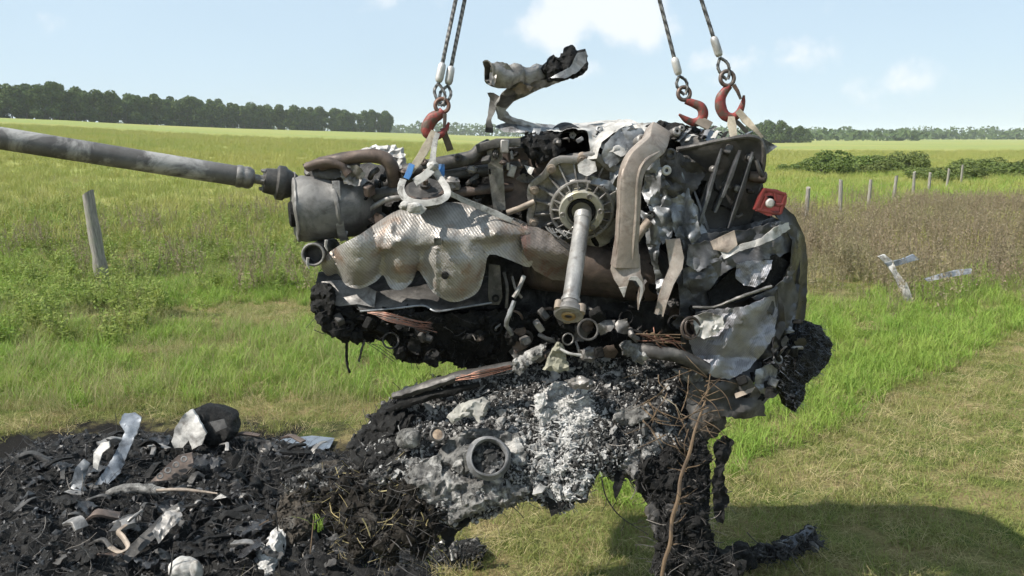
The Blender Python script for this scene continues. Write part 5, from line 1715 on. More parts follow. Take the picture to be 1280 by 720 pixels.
gap([(500, 200), (600, 190), (660, 190), (660, 210), (560, 222), (505, 228)], 3.38, 14, 14, [m_soot, m_char, m_brown, m_steel], 0.6)

# ================================================================== ash, soil and shreds that hang below the engine
mb = MB()
wf, tr = sheet(mb, [(352, 602, 3.14), (392, 588, 3.2), (440, 575, 3.26), (436, 556, 3.32), (452, 535, 3.38), (480, 505, 3.42), (505, 488, 3.44), (560, 470, 3.46), (640, 450, 3.50), (700, 436, 3.52), (780, 436, 3.52), (840, 452, 3.46), (880, 480, 3.36), (902, 512, 3.28), (896, 545, 3.22), (860, 560, 3.16),
                    (812, 578, 3.12), (796, 598, 3.09), (770, 596, 3.08), (745, 590, 3.07), (735, 622, 3.03), (695, 642, 3.01), (665, 622, 3.02), (625, 640, 3.01), (590, 650, 3.01), (560, 660, 3.0), (545, 640, 3.03), (522, 618, 3.06), (480, 606, 3.08), (440, 618, 3.08), (400, 622, 3.08), (365, 616, 3.1)],
               step=4.2, crumple=0.055, freq=11, ridged=False, front=0.05, back=0.09, jag=2.6, rough=0.035, rfreq=34, roundpx=60, seed=101, slide=0.02)
burnm = part('ash_mass', mb, grime('matted_char_and_ash', (0.006, 0.006, 0.006), (0.045, 0.044, 0.043), (0.26, 0.255, 0.245), scale=24, rough=(0.7, 1.0), bump=1.0, bdist=0.014, bscale=48, amount=(0.52, 0.66), c3scale=9, spec=0.15), WRECK, smooth=28)
AM = (wf, tr)
mb = MB()
pts = tri_points(wf, tr, 15000, 5)
px_ = (pts[:, 0] / (pts[:, 1] * CT + (CAM_H - pts[:, 2]) * ST)) * F + 640
keepw = (fbm(pts * 7 + 4, 3, 55) > -0.22)
crumbs(mb, pts[keepw], 0.0036, 15000, 12, spread=2.2)
part('cinders', mb, m_ashbits, burnm, smooth=0, kind='stuff')
mb = MB()
strands(mb, pts, 2600, 0.04, 0.0011, 13)
part('burnt_wires', mb, m_burntwire, burnm, smooth=0, kind='stuff')
# pale ash flakes: thick drifts right of the middle and in the lower left
mb = MB()
dens = np.exp(-(((px_ - 690) / 110) ** 2)) + 0.9 * np.exp(-(((px_ - 590) / 70) ** 2)) + 0.14
sel = pts[np.random.RandomState(8).rand(len(pts)) < dens * 0.5]
crumbs(mb, sel, 0.0040, 12000, 14, spread=2.2, squash=0.5)
strands(mb, sel, 1500, 0.022, 0.0016, 16)
part('ash_flakes', mb, grime('pale_ash_flakes', (0.19, 0.187, 0.182), (0.42, 0.41, 0.395), (0.07, 0.07, 0.068), scale=20, rough=(0.9, 1.0), bump=0.8, bscale=80, bdist=0.006, island=0.25, amount=(0.60, 0.75), spec=0.1), burnm, smooth=0, kind='stuff')

def crust(name, poly, m, parent, seed, **k):
    mb = MB()
    a = dict(step=3.4, crumple=0.045, freq=16, ridged=False, front=0.03, back=0.05, jag=2.2, rough=0.03, rfreq=48, roundpx=16, seed=seed, slide=0.012)
    a.update(k)
    w_, t_ = sheet(mb, poly, **a)
    o = part(name, mb, m, parent, smooth=28)
    return o, w_, t_
wa, w_, t_ = crust('white_ash_slab', [(672, 500, 3.30), (690, 482, 3.33), (712, 476, 3.34), (738, 492, 3.31), (748, 520, 3.26), (744, 545, 3.20), (750, 566, 3.15), (740, 588, 3.08), (732, 615, 3.02), (708, 630, 2.99), (694, 626, 2.99), (690, 605, 3.02), (676, 590, 3.06), (668, 570, 3.12), (660, 560, 3.14), (672, 540, 3.2)], m_whiteash, burnm, 111, front=0.05, crumple=0.07, rough=0.04)
mb = MB()
crumbs(mb, tri_points(w_, t_, 2200, 3), 0.0034, 2600, 15, spread=2.2, squash=0.5)
strands(mb, tri_points(w_, t_, 900, 4), 900, 0.022, 0.0018, 17)
part('ash_flakes', mb, grime('white_ash_flakes', (0.30, 0.295, 0.286), (0.52, 0.512, 0.495), (0.10, 0.10, 0.096), scale=20, rough=(0.9, 1.0), bump=0.8, bscale=80, island=0.2, amount=(0.6, 0.72), spec=0.1), wa, smooth=0, kind='stuff')
crust('grey_ash_lobe', [(755, 520, 3.26), (790, 505, 3.28), (830, 515, 3.25), (838, 545, 3.18), (822, 575, 3.1), (806, 598, 3.06), (790, 602, 3.05), (778, 586, 3.07), (756, 580, 3.1), (748, 550, 3.18)], grime('dark_grey_ash', (0.085, 0.083, 0.08), (0.19, 0.185, 0.18), (0.30, 0.295, 0.285), scale=24, rough=(0.9, 1), bump=1.0, bdist=0.01, bscale=60, spec=0.1), burnm, 112)
crust('grey_ash_lobe', [(512, 600, 3.04), (535, 585, 3.07), (560, 590, 3.05), (585, 600, 3.03), (640, 595, 3.03), (660, 615, 3.0), (640, 632, 2.98), (600, 640, 2.98), (562, 656, 2.97), (548, 640, 3.0), (520, 620, 3.03)], m_ash, burnm, 113)
crust('grey_ash_lobe', [(560, 548, 3.14), (600, 535, 3.18), (650, 545, 3.15), (660, 580, 3.06), (630, 600, 3.03), (575, 595, 3.05), (545, 575, 3.1)], m_ash, burnm, 114, front=0.015)
crust('peat_bank', [(432, 560, 3.26), (452, 536, 3.32), (478, 508, 3.36), (500, 500, 3.36), (520, 520, 3.30), (505, 545, 3.24), (520, 570, 3.16), (490, 590, 3.12), (448, 590, 3.14)], m_char, burnm, 115)
# things stuck in the ash
sleeve = wsheet('sleeve_casting', [(558, 522, 3.12), (572, 506, 3.14), (590, 500, 3.15), (604, 496, 3.16), (612, 502, 3.15), (608, 518, 3.12), (598, 528, 3.10), (592, 520, 3.11), (578, 522, 3.11), (566, 530, 3.10)], grime('bone_grey_casting', (0.22, 0.215, 0.195), (0.34, 0.33, 0.30), (0.10, 0.095, 0.09), scale=14, rough=(0.7, 0.95), bump=0.5, spec=0.2), step=3, crumple=0.035, freq=22, front=0.015, back=0.03, jag=0.8, seed=121)
rg = A(611, 572, 2.99)
rax = Vector((0.12, -0.82, 0.55)).normalized()
mb = MB()
lathe(mb, rg - rax * 0.03, rax, [(0, 0.06), (0.0, 0.086), (0.02, 0.090), (0.026, 0.086), (0.034, 0.079), (0.046, 0.077), (0.048, 0.071), (0.04, 0.067), (0.0, 0.066)], 40, rough=0.006)
ring = part('bearing_housing', mb, grime('ashen_ring_metal', (0.11, 0.112, 0.118), (0.19, 0.19, 0.195), (0.30, 0.30, 0.295), soot=0.5, scale=14, rough=(0.6, 0.85), metal=0.2, bump=0.6), WRECK)
mb = MB()
lathe(mb, rg - rax * 0.03, rax, [(0, 0.0), (0, 0.067), (0.006, 0.0665), (0.007, 0.0)], 30)
part('ring_floor', mb, m_char, ring)
mb = MB()
pp = np.array([tuple(rg - rax * 0.022 + (Quaternion(rax, rw.uniform(0, 6.28)) @ rax.orthogonal().normalized()) * 0.06 * math.sqrt(rw.random())) for k in range(160)])
crumbs(mb, pp, 0.006, 260, 4)
part('cinders', mb, m_ashbits, ring, smooth=0, kind='stuff')
wsheet('ring_ear', [(578, 566, 3.0), (590, 562, 3.0), (592, 584, 2.99), (582, 590, 2.99)], m_ash, ring, step=3.5, crumple=0.01, thick=0.02, seed=123)
mb = MB()
lathe(mb, A(547, 543, 3.1), Vector((0.25, -0.75, 0.5)), [(-0.05, 0.022), (-0.02, 0.030), (0.0, 0.033), (0.004, 0.028), (-0.002, 0.02), (-0.004, 0.0)], 22, rough=0.004)
cup = part('cup', mb, m_soot, WRECK)
mb = MB()
lathe(mb, A(547, 543, 3.1), Vector((0.25, -0.75, 0.5)), [(-0.004, 0.0), (-0.004, 0.024), (-0.001, 0.022), (0.001, 0.012), (0.001, 0.0)], 20, rough=0.004)
part('cup_filling', mb, grime('fired_clay', (0.34, 0.24, 0.16), (0.40, 0.31, 0.23), (0.12, 0.09, 0.07), scale=24), cup)
mb = MB()
lump(mb, A(511, 548, 3.14), (0.055, 0.04, 0.045), 4, 0.28, 1.4, 6)
part('grey_clod', mb, m_ash, WRECK, smooth=28)
wsheet('ash_sheet', [(505, 598, 3.02), (530, 575, 3.06), (552, 568, 3.07), (552, 594, 3.03), (540, 606, 3.0), (540, 630, 2.98), (530, 612, 3.0), (512, 612, 3.0)], m_ash, step=3.5, crumple=0.03, freq=15, thick=0.008, jag=1, seed=125)
for k, (poly, mm) in enumerate([([(640, 452, 3.2), (660, 438, 3.22), (684, 428, 3.25), (678, 444, 3.22), (662, 456, 3.2), (650, 470, 3.18), (640, 464, 3.19)], m_ash), ([(690, 436, 3.18), (696, 428, 3.19), (704, 430, 3.19), (708, 448, 3.17), (712, 462, 3.15), (700, 466, 3.15), (678, 462, 3.17), (684, 448, 3.18)], grime('ochre_grey', (0.19, 0.185, 0.14), (0.28, 0.27, 0.21), (0.08, 0.08, 0.07), scale=16, rough=(.8, 1), bump=.5)),
                                  ([(705, 476, 3.15), (725, 470, 3.15), (745, 478, 3.14), (735, 488, 3.13), (716, 486, 3.14)], m_steel), ([(840, 462, 3.2), (870, 460, 3.18), (880, 475, 3.17), (860, 480, 3.17)], m_ash), ([(668, 494, 3.2), (680, 490, 3.2), (684, 504, 3.18), (674, 516, 3.16), (668, 508, 3.18)], m_whiteash),
                                  ([(770, 512, 3.16), (800, 508, 3.17), (824, 514, 3.15), (810, 524, 3.13), (785, 534, 3.12), (765, 526, 3.14)], m_ash)]):
    wsheet('ash_lump', poly, mm, step=3, crumple=0.04, freq=22, front=0.015, back=0.03, jag=1.2, rough=0.012, rfreq=60, seed=130 + k)
mb = MB()
torus(mb, A(710, 424, 3.17), (0.3, -1, 0.1), 0.023, 0.0035, 22, 6)
part('hose_ring', mb, m_steel, WRECK)
mb = MB()
torus(mb, A(735, 412, 3.22), (0.2, -1, 0.3), 0.042, 0.005, 26, 6)
part('hose_ring', mb, m_soot, WRECK)
wtube('small_pin', [(700, 436, 3.15), (712, 442, 3.14), (726, 444, 3.15)], 0.006, m_pale, seg=7)
# crossing beams in the char, left
wtube('burnt_beam', [(492, 496, 3.32), (530, 484, 3.27), (575, 470, 3.25), (640, 456, 3.27)], [0.022, 0.032, 0.03, 0.02], m_soot, seg=10, w=1.0, h=0.7, rough=0.008)
wtube('burnt_beam', [(470, 520, 3.35), (520, 500, 3.28), (560, 490, 3.25), (600, 480, 3.25)], [0.014, 0.02, 0.018, 0.012], m_char, seg=8, rough=0.01, seed=3)
wtube('burnt_beam', [(786, 436, 3.20), (820, 440, 3.16), (850, 446, 3.16), (884, 462, 3.18)], [0.024, 0.030, 0.030, 0.026], m_soot, seg=12, rough=0.008, seed=5)
crust('clinker', [(776, 432, 3.18), (786, 426, 3.18), (800, 432, 3.17), (812, 444, 3.16), (806, 456, 3.15), (792, 452, 3.16), (778, 444, 3.17)], m_ash, WRECK, 141)
# flank below the silver shield
wsheet('scorched_flap', [(868, 470, 3.22), (900, 478, 3.2), (935, 470, 3.2), (950, 490, 3.22), (958, 520, 3.22), (930, 524, 3.2), (905, 520, 3.18), (880, 530, 3.16), (862, 540, 3.15), (858, 500, 3.18)], m_soot, step=5, crumple=0.035, freq=10, thick=0.01, jag=1.5, seed=142, back=0.1)
wsheet('soil_flap', [(846, 540, 3.14), (880, 520, 3.17), (910, 516, 3.2), (906, 536, 3.18), (886, 550, 3.15), (862, 566, 3.12), (846, 562, 3.12)], m_soil, step=4, crumple=0.035, freq=14, front=0.02, back=0.08, jag=1.6, rough=0.015, seed=143)

# ---- hanging pillar of burnt carpet and soil down to the ground
pil, w_, t_ = crust('hanging_char', [(800, 570, 3.1), (812, 560, 3.12), (850, 556, 3.12), (882, 548, 3.14), (886, 570, 3.11), (884, 610, 3.04), (886, 650, 2.98), (892, 680, 2.94), (912, 700, 2.90), (930, 712, 2.88), (900, 728, 2.86), (850, 726, 2.86), (812, 716, 2.88), (826, 690, 2.92), (818, 655, 2.96), (806, 628, 3.0), (796, 600, 3.05)],
                    m_char, WRECK, 151, crumple=0.06, freq=11, front=0.06, back=0.10, roundpx=30)
mb = MB()
crumbs(mb, tri_points(w_, t_, 2200, 9), 0.0055, 2200, 19)
part('cinders', mb, m_char, pil, smooth=0, kind='stuff')
mb = MB()
strands(mb, tri_points(w_, t_, 800, 10), 500, 0.06, 0.0011, 20)
part('burnt_wires', mb, m_burntwire, pil, smooth=0, kind='stuff')
wsheet('carpet_shred', [(893, 556, 3.06), (906, 545, 3.08), (918, 552, 3.07), (912, 570, 3.05), (904, 590, 3.02), (908, 610, 3.0), (912, 628, 2.98), (905, 636, 2.97), (904, 655, 2.95), (896, 652, 2.95), (892, 630, 2.98), (890, 605, 3.0), (896, 585, 3.03)], m_char, step=3.5, crumple=0.03, freq=15, thick=0.012, jag=1.6, seed=153)
wsheet('carpet_shred', [(862, 558, 3.08), (884, 552, 3.1), (888, 600, 3.03), (886, 650, 2.97), (868, 652, 2.95), (864, 600, 3.02)], m_char, step=4, crumple=0.02, freq=9, thick=0.012, jag=1, seed=154)
wsheet('carpet_shred', [(770, 590, 3.06), (782, 588, 3.06), (778, 606, 3.03), (770, 626, 3.0), (766, 610, 3.02)], m_char, step=3.5, crumple=0.02, thick=0.01, jag=0.8, seed=155)
wsheet('carpet_shred', [(682, 622, 2.99), (710, 628, 2.99), (698, 640, 2.97), (689, 646, 2.97)], m_char, step=3.5, crumple=0.01, thick=0.01, seed=156)
wsheet('carpet_shred', [(545, 640, 2.99), (590, 640, 2.99), (585, 655, 2.97), (570, 668, 2.96), (560, 690, 2.93), (552, 672, 2.95), (540, 660, 2.97)], m_char, step=4, crumple=0.04, freq=12, thick=0.02, jag=1.4, seed=157)
wsheet('scorched_cloth', [(806, 640, 2.94), (822, 612, 2.97), (846, 600, 2.98), (850, 640, 2.93), (842, 680, 2.89), (822, 676, 2.9)], m_soot, step=4, crumple=0.04, freq=13, thick=0.01, jag=1.4, seed=158)

# ---- uprooted woody weed tangled in the wreck
m_stem = grime('woody_stem', (0.085, 0.056, 0.034), (0.14, 0.096, 0.056), (0.045, 0.033, 0.025), scale=20, rough=(0.7, 0.9), bump=0.4, bscale=90, bdist=0.002)
weed = thing('uprooted_shrub', A(832, 716, 2.84), 'brown uprooted woody stalk with side roots hanging in front of the char', 'shrub')
def stem(name, pts, r, parent=weed, n=5, m=None):
    mb = MB()
    tube(mb, spline([A(*p) for p in pts], n), r, 7, rough=0.0015)
    return part(name, mb, m or m_stem, parent)
main = stem('stem', [(888, 478, 3.12), (880, 505, 3.06), (868, 540, 2.98), (862, 566, 2.95), (851, 596, 2.92), (848, 622, 2.89), (840, 650, 2.87), (838, 678, 2.84), (831, 700, 2.82), (826, 726, 2.80)], [0.003, 0.004, 0.0055, 0.0075, 0.007, 0.0085, 0.008, 0.0085, 0.008, 0.007])
for k in range(30):
    t = rw.random() ** 1.3
    bx0, by0 = 884 - 50 * t, 470 + 230 * t
    yb = 3.12 - 0.30 * t
    sgn = rw.choice((-1, 1))
    l = rw.uniform(14, 46) * (1.1 - 0.7 * t)
    up_ = rw.uniform(-0.9, 0.7)
    stem('twig', [(bx0, by0, yb), (bx0 + sgn * l * .45, by0 - abs(up_) * l * .55, yb - rw.uniform(-.02, .03)), (bx0 + sgn * l * .8 + rw.uniform(-4, 4), by0 - abs(up_) * l * 1.1 + rw.uniform(-4, 6), yb - rw.uniform(-.03, .04))], [0.0028, 0.0018, 0.0007], main, n=4)
for k in range(16):
    stem('root', [(800 + rw.uniform(-12, 30), 415 + rw.uniform(-8, 12), 3.2), (815 + rw.uniform(-20, 25), 425 + rw.uniform(-10, 8), 3.14), (838 + rw.uniform(-20, 20), 430 + rw.uniform(-16, 10), 3.16)], 0.0022, weed, n=4, m=m_copper if k % 2 else m_stem)
for k in range(40):
    x = rw.uniform(796, 890); y = rw.uniform(458, 545); yb = 3.16 - (y - 440) * 0.0016; a_ = rw.uniform(0.2, 2.9); l_ = rw.uniform(18, 48); c_ = rw.uniform(-10, 10)
    stem('twig', [(x, y, yb), (x + l_ * .5 * math.cos(a_) + c_ * .6, y + l_ * .5 * math.sin(a_), yb - 0.03), (x + l_ * math.cos(a_), y + l_ * math.sin(a_) + c_ * .4, yb - 0.04)], [0.0024, 0.0017, 0.0007], weed, n=4, m=None if k % 3 else grime('dry_root', (0.20, 0.17, 0.12), (0.28, 0.24, 0.17), scale=20, bump=0) if k == 0 else None)
twig2 = thing('burnt_twig', A(770, 620, 3.0), 'thin black charred twig hanging under the ash beside the pillar', 'twig')
stem('stem', [(752, 598, 3.02), (758, 622, 2.99), (776, 646, 2.96), (810, 668, 2.94)], [0.003, 0.003, 0.0022, 0.0015], twig2, m=m_char)
for (a, b) in (((758, 622), (752, 640)), ((766, 634), (772, 616)), ((780, 649), (776, 664)), ((790, 655), (802, 652))):
    stem('twig', [(a[0], a[1], 2.975), ((a[0] + b[0]) / 2 + 2, (a[1] + b[1]) / 2, 2.965), (b[0], b[1], 2.96)], 0.0012, twig2, n=3, m=m_char)

# dark earth and burnt roots that still join the ash to the ground at its left
m_darksoil = grime('burnt_earth', (0.014, 0.013, 0.0115), (0.042, 0.037, 0.032), (0.12, 0.11, 0.098), scale=16, rough=(0.9, 1.0), bump=1.0, bdist=0.02, bscale=40, amount=(0.56, 0.72), spec=0.05)
so_, w_, t_ = crust('burnt_earth', [(372, 600, 3.12), (420, 590, 3.16), (470, 592, 3.14), (520, 602, 3.08), (552, 640, 3.0), (548, 668, 2.97), (528, 700, 2.92), (506, 682, 2.95), (484, 712, 2.90), (462, 680, 2.96), (440, 706, 2.92), (424, 662, 3.0), (398, 640, 3.05), (380, 622, 3.09)], m_darksoil, WRECK, 161, crumple=0.07, freq=10, front=0.05, back=0.06, roundpx=24, rough=0.035)
mb = MB()
crumbs(mb, tri_points(w_, t_, 1500, 9), 0.0065, 2600, 29)
part('crumbs', mb, m_darksoil, so_, smooth=0, kind='stuff')
mb = MB()
strands(mb, tri_points(w_, t_, 900, 10), 700, 0.07, 0.0011, 30)
part('burnt_wires', mb, m_burntwire, so_, smooth=0, kind='stuff')
mb = MB()
strands(mb, tri_points(w_, t_, 900, 12), 160, 0.08, 0.0010, 31)
part('dry_roots', mb, m_dry, so_, smooth=0, kind='stuff')

# ================================================================== lifting gear
s = NT('twisted_wire_rope')
wv = s.n('ShaderNodeTexWave', wave_type='BANDS', bands_direction='DIAGONAL')
s.l(s.co, wv.inputs['Vector'])
wv.inputs['Scale'].default_value = 22
s.l(s.mix(wv.outputs['Fac'], (0.05, 0.05, 0.05), (0.22, 0.215, 0.21)), s.b.inputs['Base Color'])
s.b.inputs['Metallic'].default_value = 0.4
s.b.inputs['Roughness'].default_value = 0.5
m_rope = s.m
m_ferrule = grime('aluminium_ferrule', (0.42, 0.41, 0.40), (0.55, 0.54, 0.52), (0.22, 0.21, 0.20), scale=30, rough=(0.4, 0.6), metal=0.4, bump=0.2)
m_shackle = grime('dark_forged_ring', (0.06, 0.05, 0.045), (0.13, 0.10, 0.085), (0.20, 0.10, 0.07), scale=30, rough=(0.45, 0.65), metal=0.4)
m_web = grime('grubby_webbing', (0.33, 0.285, 0.215), (0.42, 0.375, 0.30), (0.17, 0.145, 0.11), soot=0.4, scale=22, rough=(0.8, 0.95), bump=0.6, bscale=160, bdist=0.002, amount=(0.5, 0.68), c3scale=18, spec=0.2)
m_webwhite = grime('white_webbing', (0.36, 0.35, 0.33), (0.48, 0.47, 0.45), (0.14, 0.13, 0.12), soot=0.5, scale=22, rough=(0.8, 0.95), bump=0.6, bscale=160, bdist=0.002, amount=(0.5, 0.66), c3scale=18, spec=0.2)
m_webdark = grime('sooty_webbing', (0.10, 0.085, 0.07), (0.17, 0.145, 0.12), scale=22, rough=(0.8, 0.95), bump=0.6, bscale=160, bdist=0.002)
m_blue = grime('blue_webbing', (0.05, 0.16, 0.40), (0.07, 0.21, 0.47), (0.10, 0.12, 0.15), scale=30, rough=(0.7, 0.9), bump=0.5, bscale=160, bdist=0.002)
APEX = A(685, -557, 3.42)

def wire(path, r, n=3):
    """laid rope: six strands around a straight or gently bent line"""
    mb = MB()
    P = spline(path, n)
    pts = []
    L = sum((Vector(P[i + 1]) - Vector(P[i])).length for i in range(len(P) - 1))
    k = max(6, int(L / 0.012))
    d = np.concatenate([[0], np.cumsum([np.linalg.norm(P[i + 1] - P[i]) for i in range(len(P) - 1)])])
    S = np.linspace(0, d[-1], k)
    Q = np.stack([np.interp(S, d, [p[j] for p in P]) for j in range(3)], -1)
    _, T, N = frames(Q)
    for j in range(6):
        pth = []
        for i in range(k):
            b = T[i].cross(N[i])
            a = S[i] / (r * 10) * 2 * math.pi + j * math.pi / 3
            pth.append(Vector(Q[i]) + (N[i] * math.cos(a) + b * math.sin(a)) * r * 0.58)
        tube(mb, pth, r * 0.45, 5)
    return mb

def rope(name, fer0, fer1, ringc, label, off=(0, 0, 0)):
    f0, f1, rc = A(*fer0), A(*fer1), A(*ringc)
    o = thing(name, f0, label, 'wire rope', 'wire ropes of the crane')
    mb = wire([f0, APEX + Vector(off)], 0.0085)
    part('line', mb, m_rope, o, smooth=60)
    d = (f1 - f0).normalized()
    mb = MB()
    lathe(mb, f0 - d * 0.004, d, [(0, 0.009), (0.006, 0.0145), (0.02, 0.0165), ((f1 - f0).length - 0.015, 0.0165), ((f1 - f0).length - 0.003, 0.013), ((f1 - f0).length, 0.009)], 16)
    part('ferrule', mb, m_ferrule, o)
    sd = d.cross(Vector((0, 1, 0))).normalized()
    Lp = (rc - f1).length
    for sg in (-1, 1):
        q = part('eye_loop', wire([f1, f1 + (rc - f1) * 0.45 + sd * sg * 0.022, rc + sd * sg * 0.012, rc + d * 0.014 + sd * sg * 0.002], 0.007), m_rope, o, smooth=60)
    return o
rope('wire_rope', (553, 80, 3.34), (548, 104, 3.33), (551, 128, 3.32), 'left of the two steel ropes above the left red hook, bright ferrule')
rope('wire_rope', (564, 84, 3.35), (560, 107, 3.34), (554, 128, 3.325), 'right of the two steel ropes above the left red hook', (0.02, 0.01, 0))
rope('wire_rope', (843, 73, 3.40), (849, 95, 3.40), (855, 114, 3.40), 'steel rope to the middle hook, the shorter of the right pair', (0.0, 0.03, 0))
rope('wire_rope', (892, 47, 3.36), (900, 72, 3.36), (908, 95, 3.36), 'steel rope to the rightmost hook that holds the pale sling', (0.03, -0.01, 0))
blk = thing('hoist_block', APEX, 'crane hook block above the wreck where the four ropes meet', 'hook block')
mb = MB()
torus(mb, APEX + Vector((0.01, 0, 0.05)), (0, 1, 0), 0.07, 0.018, 28, 10)
part('master_link', mb, m_shackle, blk)
mb = MB()
box(mb, APEX + Vector((0.01, 0, 0.32)), (0.2, 0.12, 0.36), bevel=0.2)
part('sheave_case', mb, m_redhook, blk)
part('hoist_line', wire([APEX + Vector((0.01, 0, 0.4)), APEX + Vector((0.01, -0.02, 5.0))], 0.012), m_rope, blk, smooth=60)

def hook(pts, radii, ringc, ringr, label, tipflat=None, latch=None):
    o = thing('crane_hook', A(*pts[0]), label, 'hook', 'red crane hooks')
    mb = MB()
    tube(mb, spline([A(*p) for p in pts], 6), radii, 12, h=0.8, up=(0, -1, 0), rough=0.0012)
    b = part('hook_body', mb, m_redhook, o)
    mb = MB()
    torus(mb, A(*ringc), (0.15, -1, 0.1), ringr, 0.0085, 26, 9)
    part('eye', mb, m_shackle, o)
    if latch:
        mb = MB()
        tube(mb, [A(*p) for p in latch], [0.008, 0.007, 0.005], prof=rrect(), w=1.0, h=0.5, up=(0, -1, 0))
        part('latch', mb, m_shackle, o)
    return o
hook([(554, 138, 3.32), (549, 143, 3.32), (541, 148, 3.32), (535, 157, 3.32), (534, 165, 3.32), (541, 170, 3.32), (551, 168, 3.32), (558, 160, 3.33), (561, 153, 3.33)], [0.016, 0.021, 0.026, 0.026, 0.024, 0.020, 0.014, 0.010, 0.004], (552.5, 132, 3.32), 0.027, 'dark red hook at left holding the sling with blue ends', latch=[(556, 142, 3.30), (556, 152, 3.30), (555, 160, 3.30)])
hook([(857, 126, 3.40), (866, 129, 3.40), (876, 134, 3.40), (879, 143, 3.40), (875, 151, 3.40), (866, 153, 3.40), (857, 149, 3.39), (849, 143, 3.38)], [0.014, 0.017, 0.021, 0.022, 0.020, 0.017, 0.013, 0.005], (855, 117, 3.40), 0.026, 'middle red hook with its rusty tip pointing left over the deck')
hook([(912, 107, 3.36), (906, 114, 3.36), (901, 123, 3.36), (901, 134, 3.36), (906, 144, 3.36), (915, 147, 3.36), (923, 142, 3.36), (928, 131, 3.355), (930, 119, 3.35)], [0.014, 0.017, 0.022, 0.024, 0.022, 0.019, 0.016, 0.012, 0.005], (909, 98, 3.36), 0.029, 'rightmost red hook, a pale webbing sling in its throat', latch=[(917, 106, 3.34), (922, 114, 3.34), (926, 124, 3.34)])
for (pp, r) in (([(872, 150, 3.39), (880, 154, 3.38), (888, 158, 3.37)], 0.013),):
    o = thing('sooty_sling', A(*pp[-1]), 'short dark sooty sling end under the middle red hook', 'sling', 'lifting slings')
    mb = MB()
    tube(mb, spline([A(*p) for p in pp], 4), r, prof=rrect(), w=1.5, h=0.4, up=(0, -1, 0.3), rough=0.002)
    part('webbing', mb, m_webdark, o)

def web(name, pts, wd, m, parent, n=6, th=0.004, up=(0, -1, 0.2)):
    mb = MB()
    wds = wd if hasattr(wd, '__len__') else [wd]
    P = spline([A(*p) for p in pts], n)
    tube(mb, P, list(np.interp(np.linspace(0, 1, len(P)), np.linspace(0, 1, len(wds)), wds)), prof=rrect(0.2), w=1.0, h=0.16, up=up, rough=0.0025)
    return part(name, mb, m, parent)
sl1 = thing('lifting_sling', A(530, 262, 3.2), 'pale webbing sling with blue ends tied round the left mount', 'sling', 'lifting slings')
b1 = web('webbing', [(543, 164, 3.30), (534, 182, 3.27), (523, 200, 3.25), (513, 215, 3.23)], [0.014, 0.017, 0.016, 0.012], m_web, sl1)
web('blue_end', [(515, 205, 3.228), (511, 216, 3.218), (508, 223, 3.215)], [0.012, 0.013, 0.012], m_blue, sl1)
web('webbing', [(547, 166, 3.29), (543, 182, 3.27), (541, 200, 3.25), (541, 210, 3.25)], [0.010, 0.011, 0.013, 0.018], m_webwhite, sl1)
web('webbing', [(553, 160, 3.34), (557, 172, 3.36), (563, 188, 3.40)], [0.010, 0.014, 0.014], m_webdark, sl1)
web('blue_end', [(552, 205, 3.30), (552, 216, 3.29), (549, 226, 3.28)], 0.012, m_blue, sl1)
web('loop', [(504, 224, 3.22), (501, 236, 3.19), (507, 248, 3.17), (522, 254, 3.155), (545, 252, 3.155), (558, 245, 3.17), (558, 235, 3.2), (548, 220, 3.24), (541, 206, 3.25)], 0.014, m_webwhite, sl1)
web('loop', [(503, 252, 3.17), (512, 260, 3.15), (524, 264, 3.145), (530, 258, 3.145)], 0.014, m_webwhite, sl1)
web('loop', [(518, 228, 3.22), (530, 220, 3.22), (540, 212, 3.23)], 0.016, m_webwhite, sl1)
web('tail', [(556, 238, 3.20), (575, 248, 3.25), (596, 257, 3.28), (618, 266, 3.30), (640, 276, 3.31)], [0.010, 0.011, 0.012, 0.012, 0.010], m_webwhite, sl1)
mb = MB()
lump(mb, A(541, 208, 3.24), (0.022, 0.018, 0.018), 3, 0.5, 2.0, 4)
lump(mb, A(518, 259, 3.15), (0.035, 0.02, 0.022), 3, 0.5, 2.0, 5)
lump(mb, A(506, 257, 3.16), (0.022, 0.018, 0.018), 3, 0.5, 2.0, 6)
part('knot', mb, m_webwhite, sl1)
sl2 = thing('lifting_sling', A(918, 170, 3.3), 'pale webbing sling spread from the rightmost hook to the ribbed casing', 'sling', 'lifting slings')
web('webbing', [(914, 146, 3.34), (915, 156, 3.31), (917, 171, 3.285)], [0.013, 0.018, 0.014], m_web, sl2)
web('webbing', [(922, 138, 3.34), (932, 150, 3.33), (942, 160, 3.31), (953, 172, 3.31)], [0.012, 0.016, 0.011, 0.006], m_web, sl2)
web('webbing', [(908, 144, 3.38), (925, 156, 3.42), (938, 170, 3.5)], [0.010, 0.010, 0.010], m_webdark, sl2)

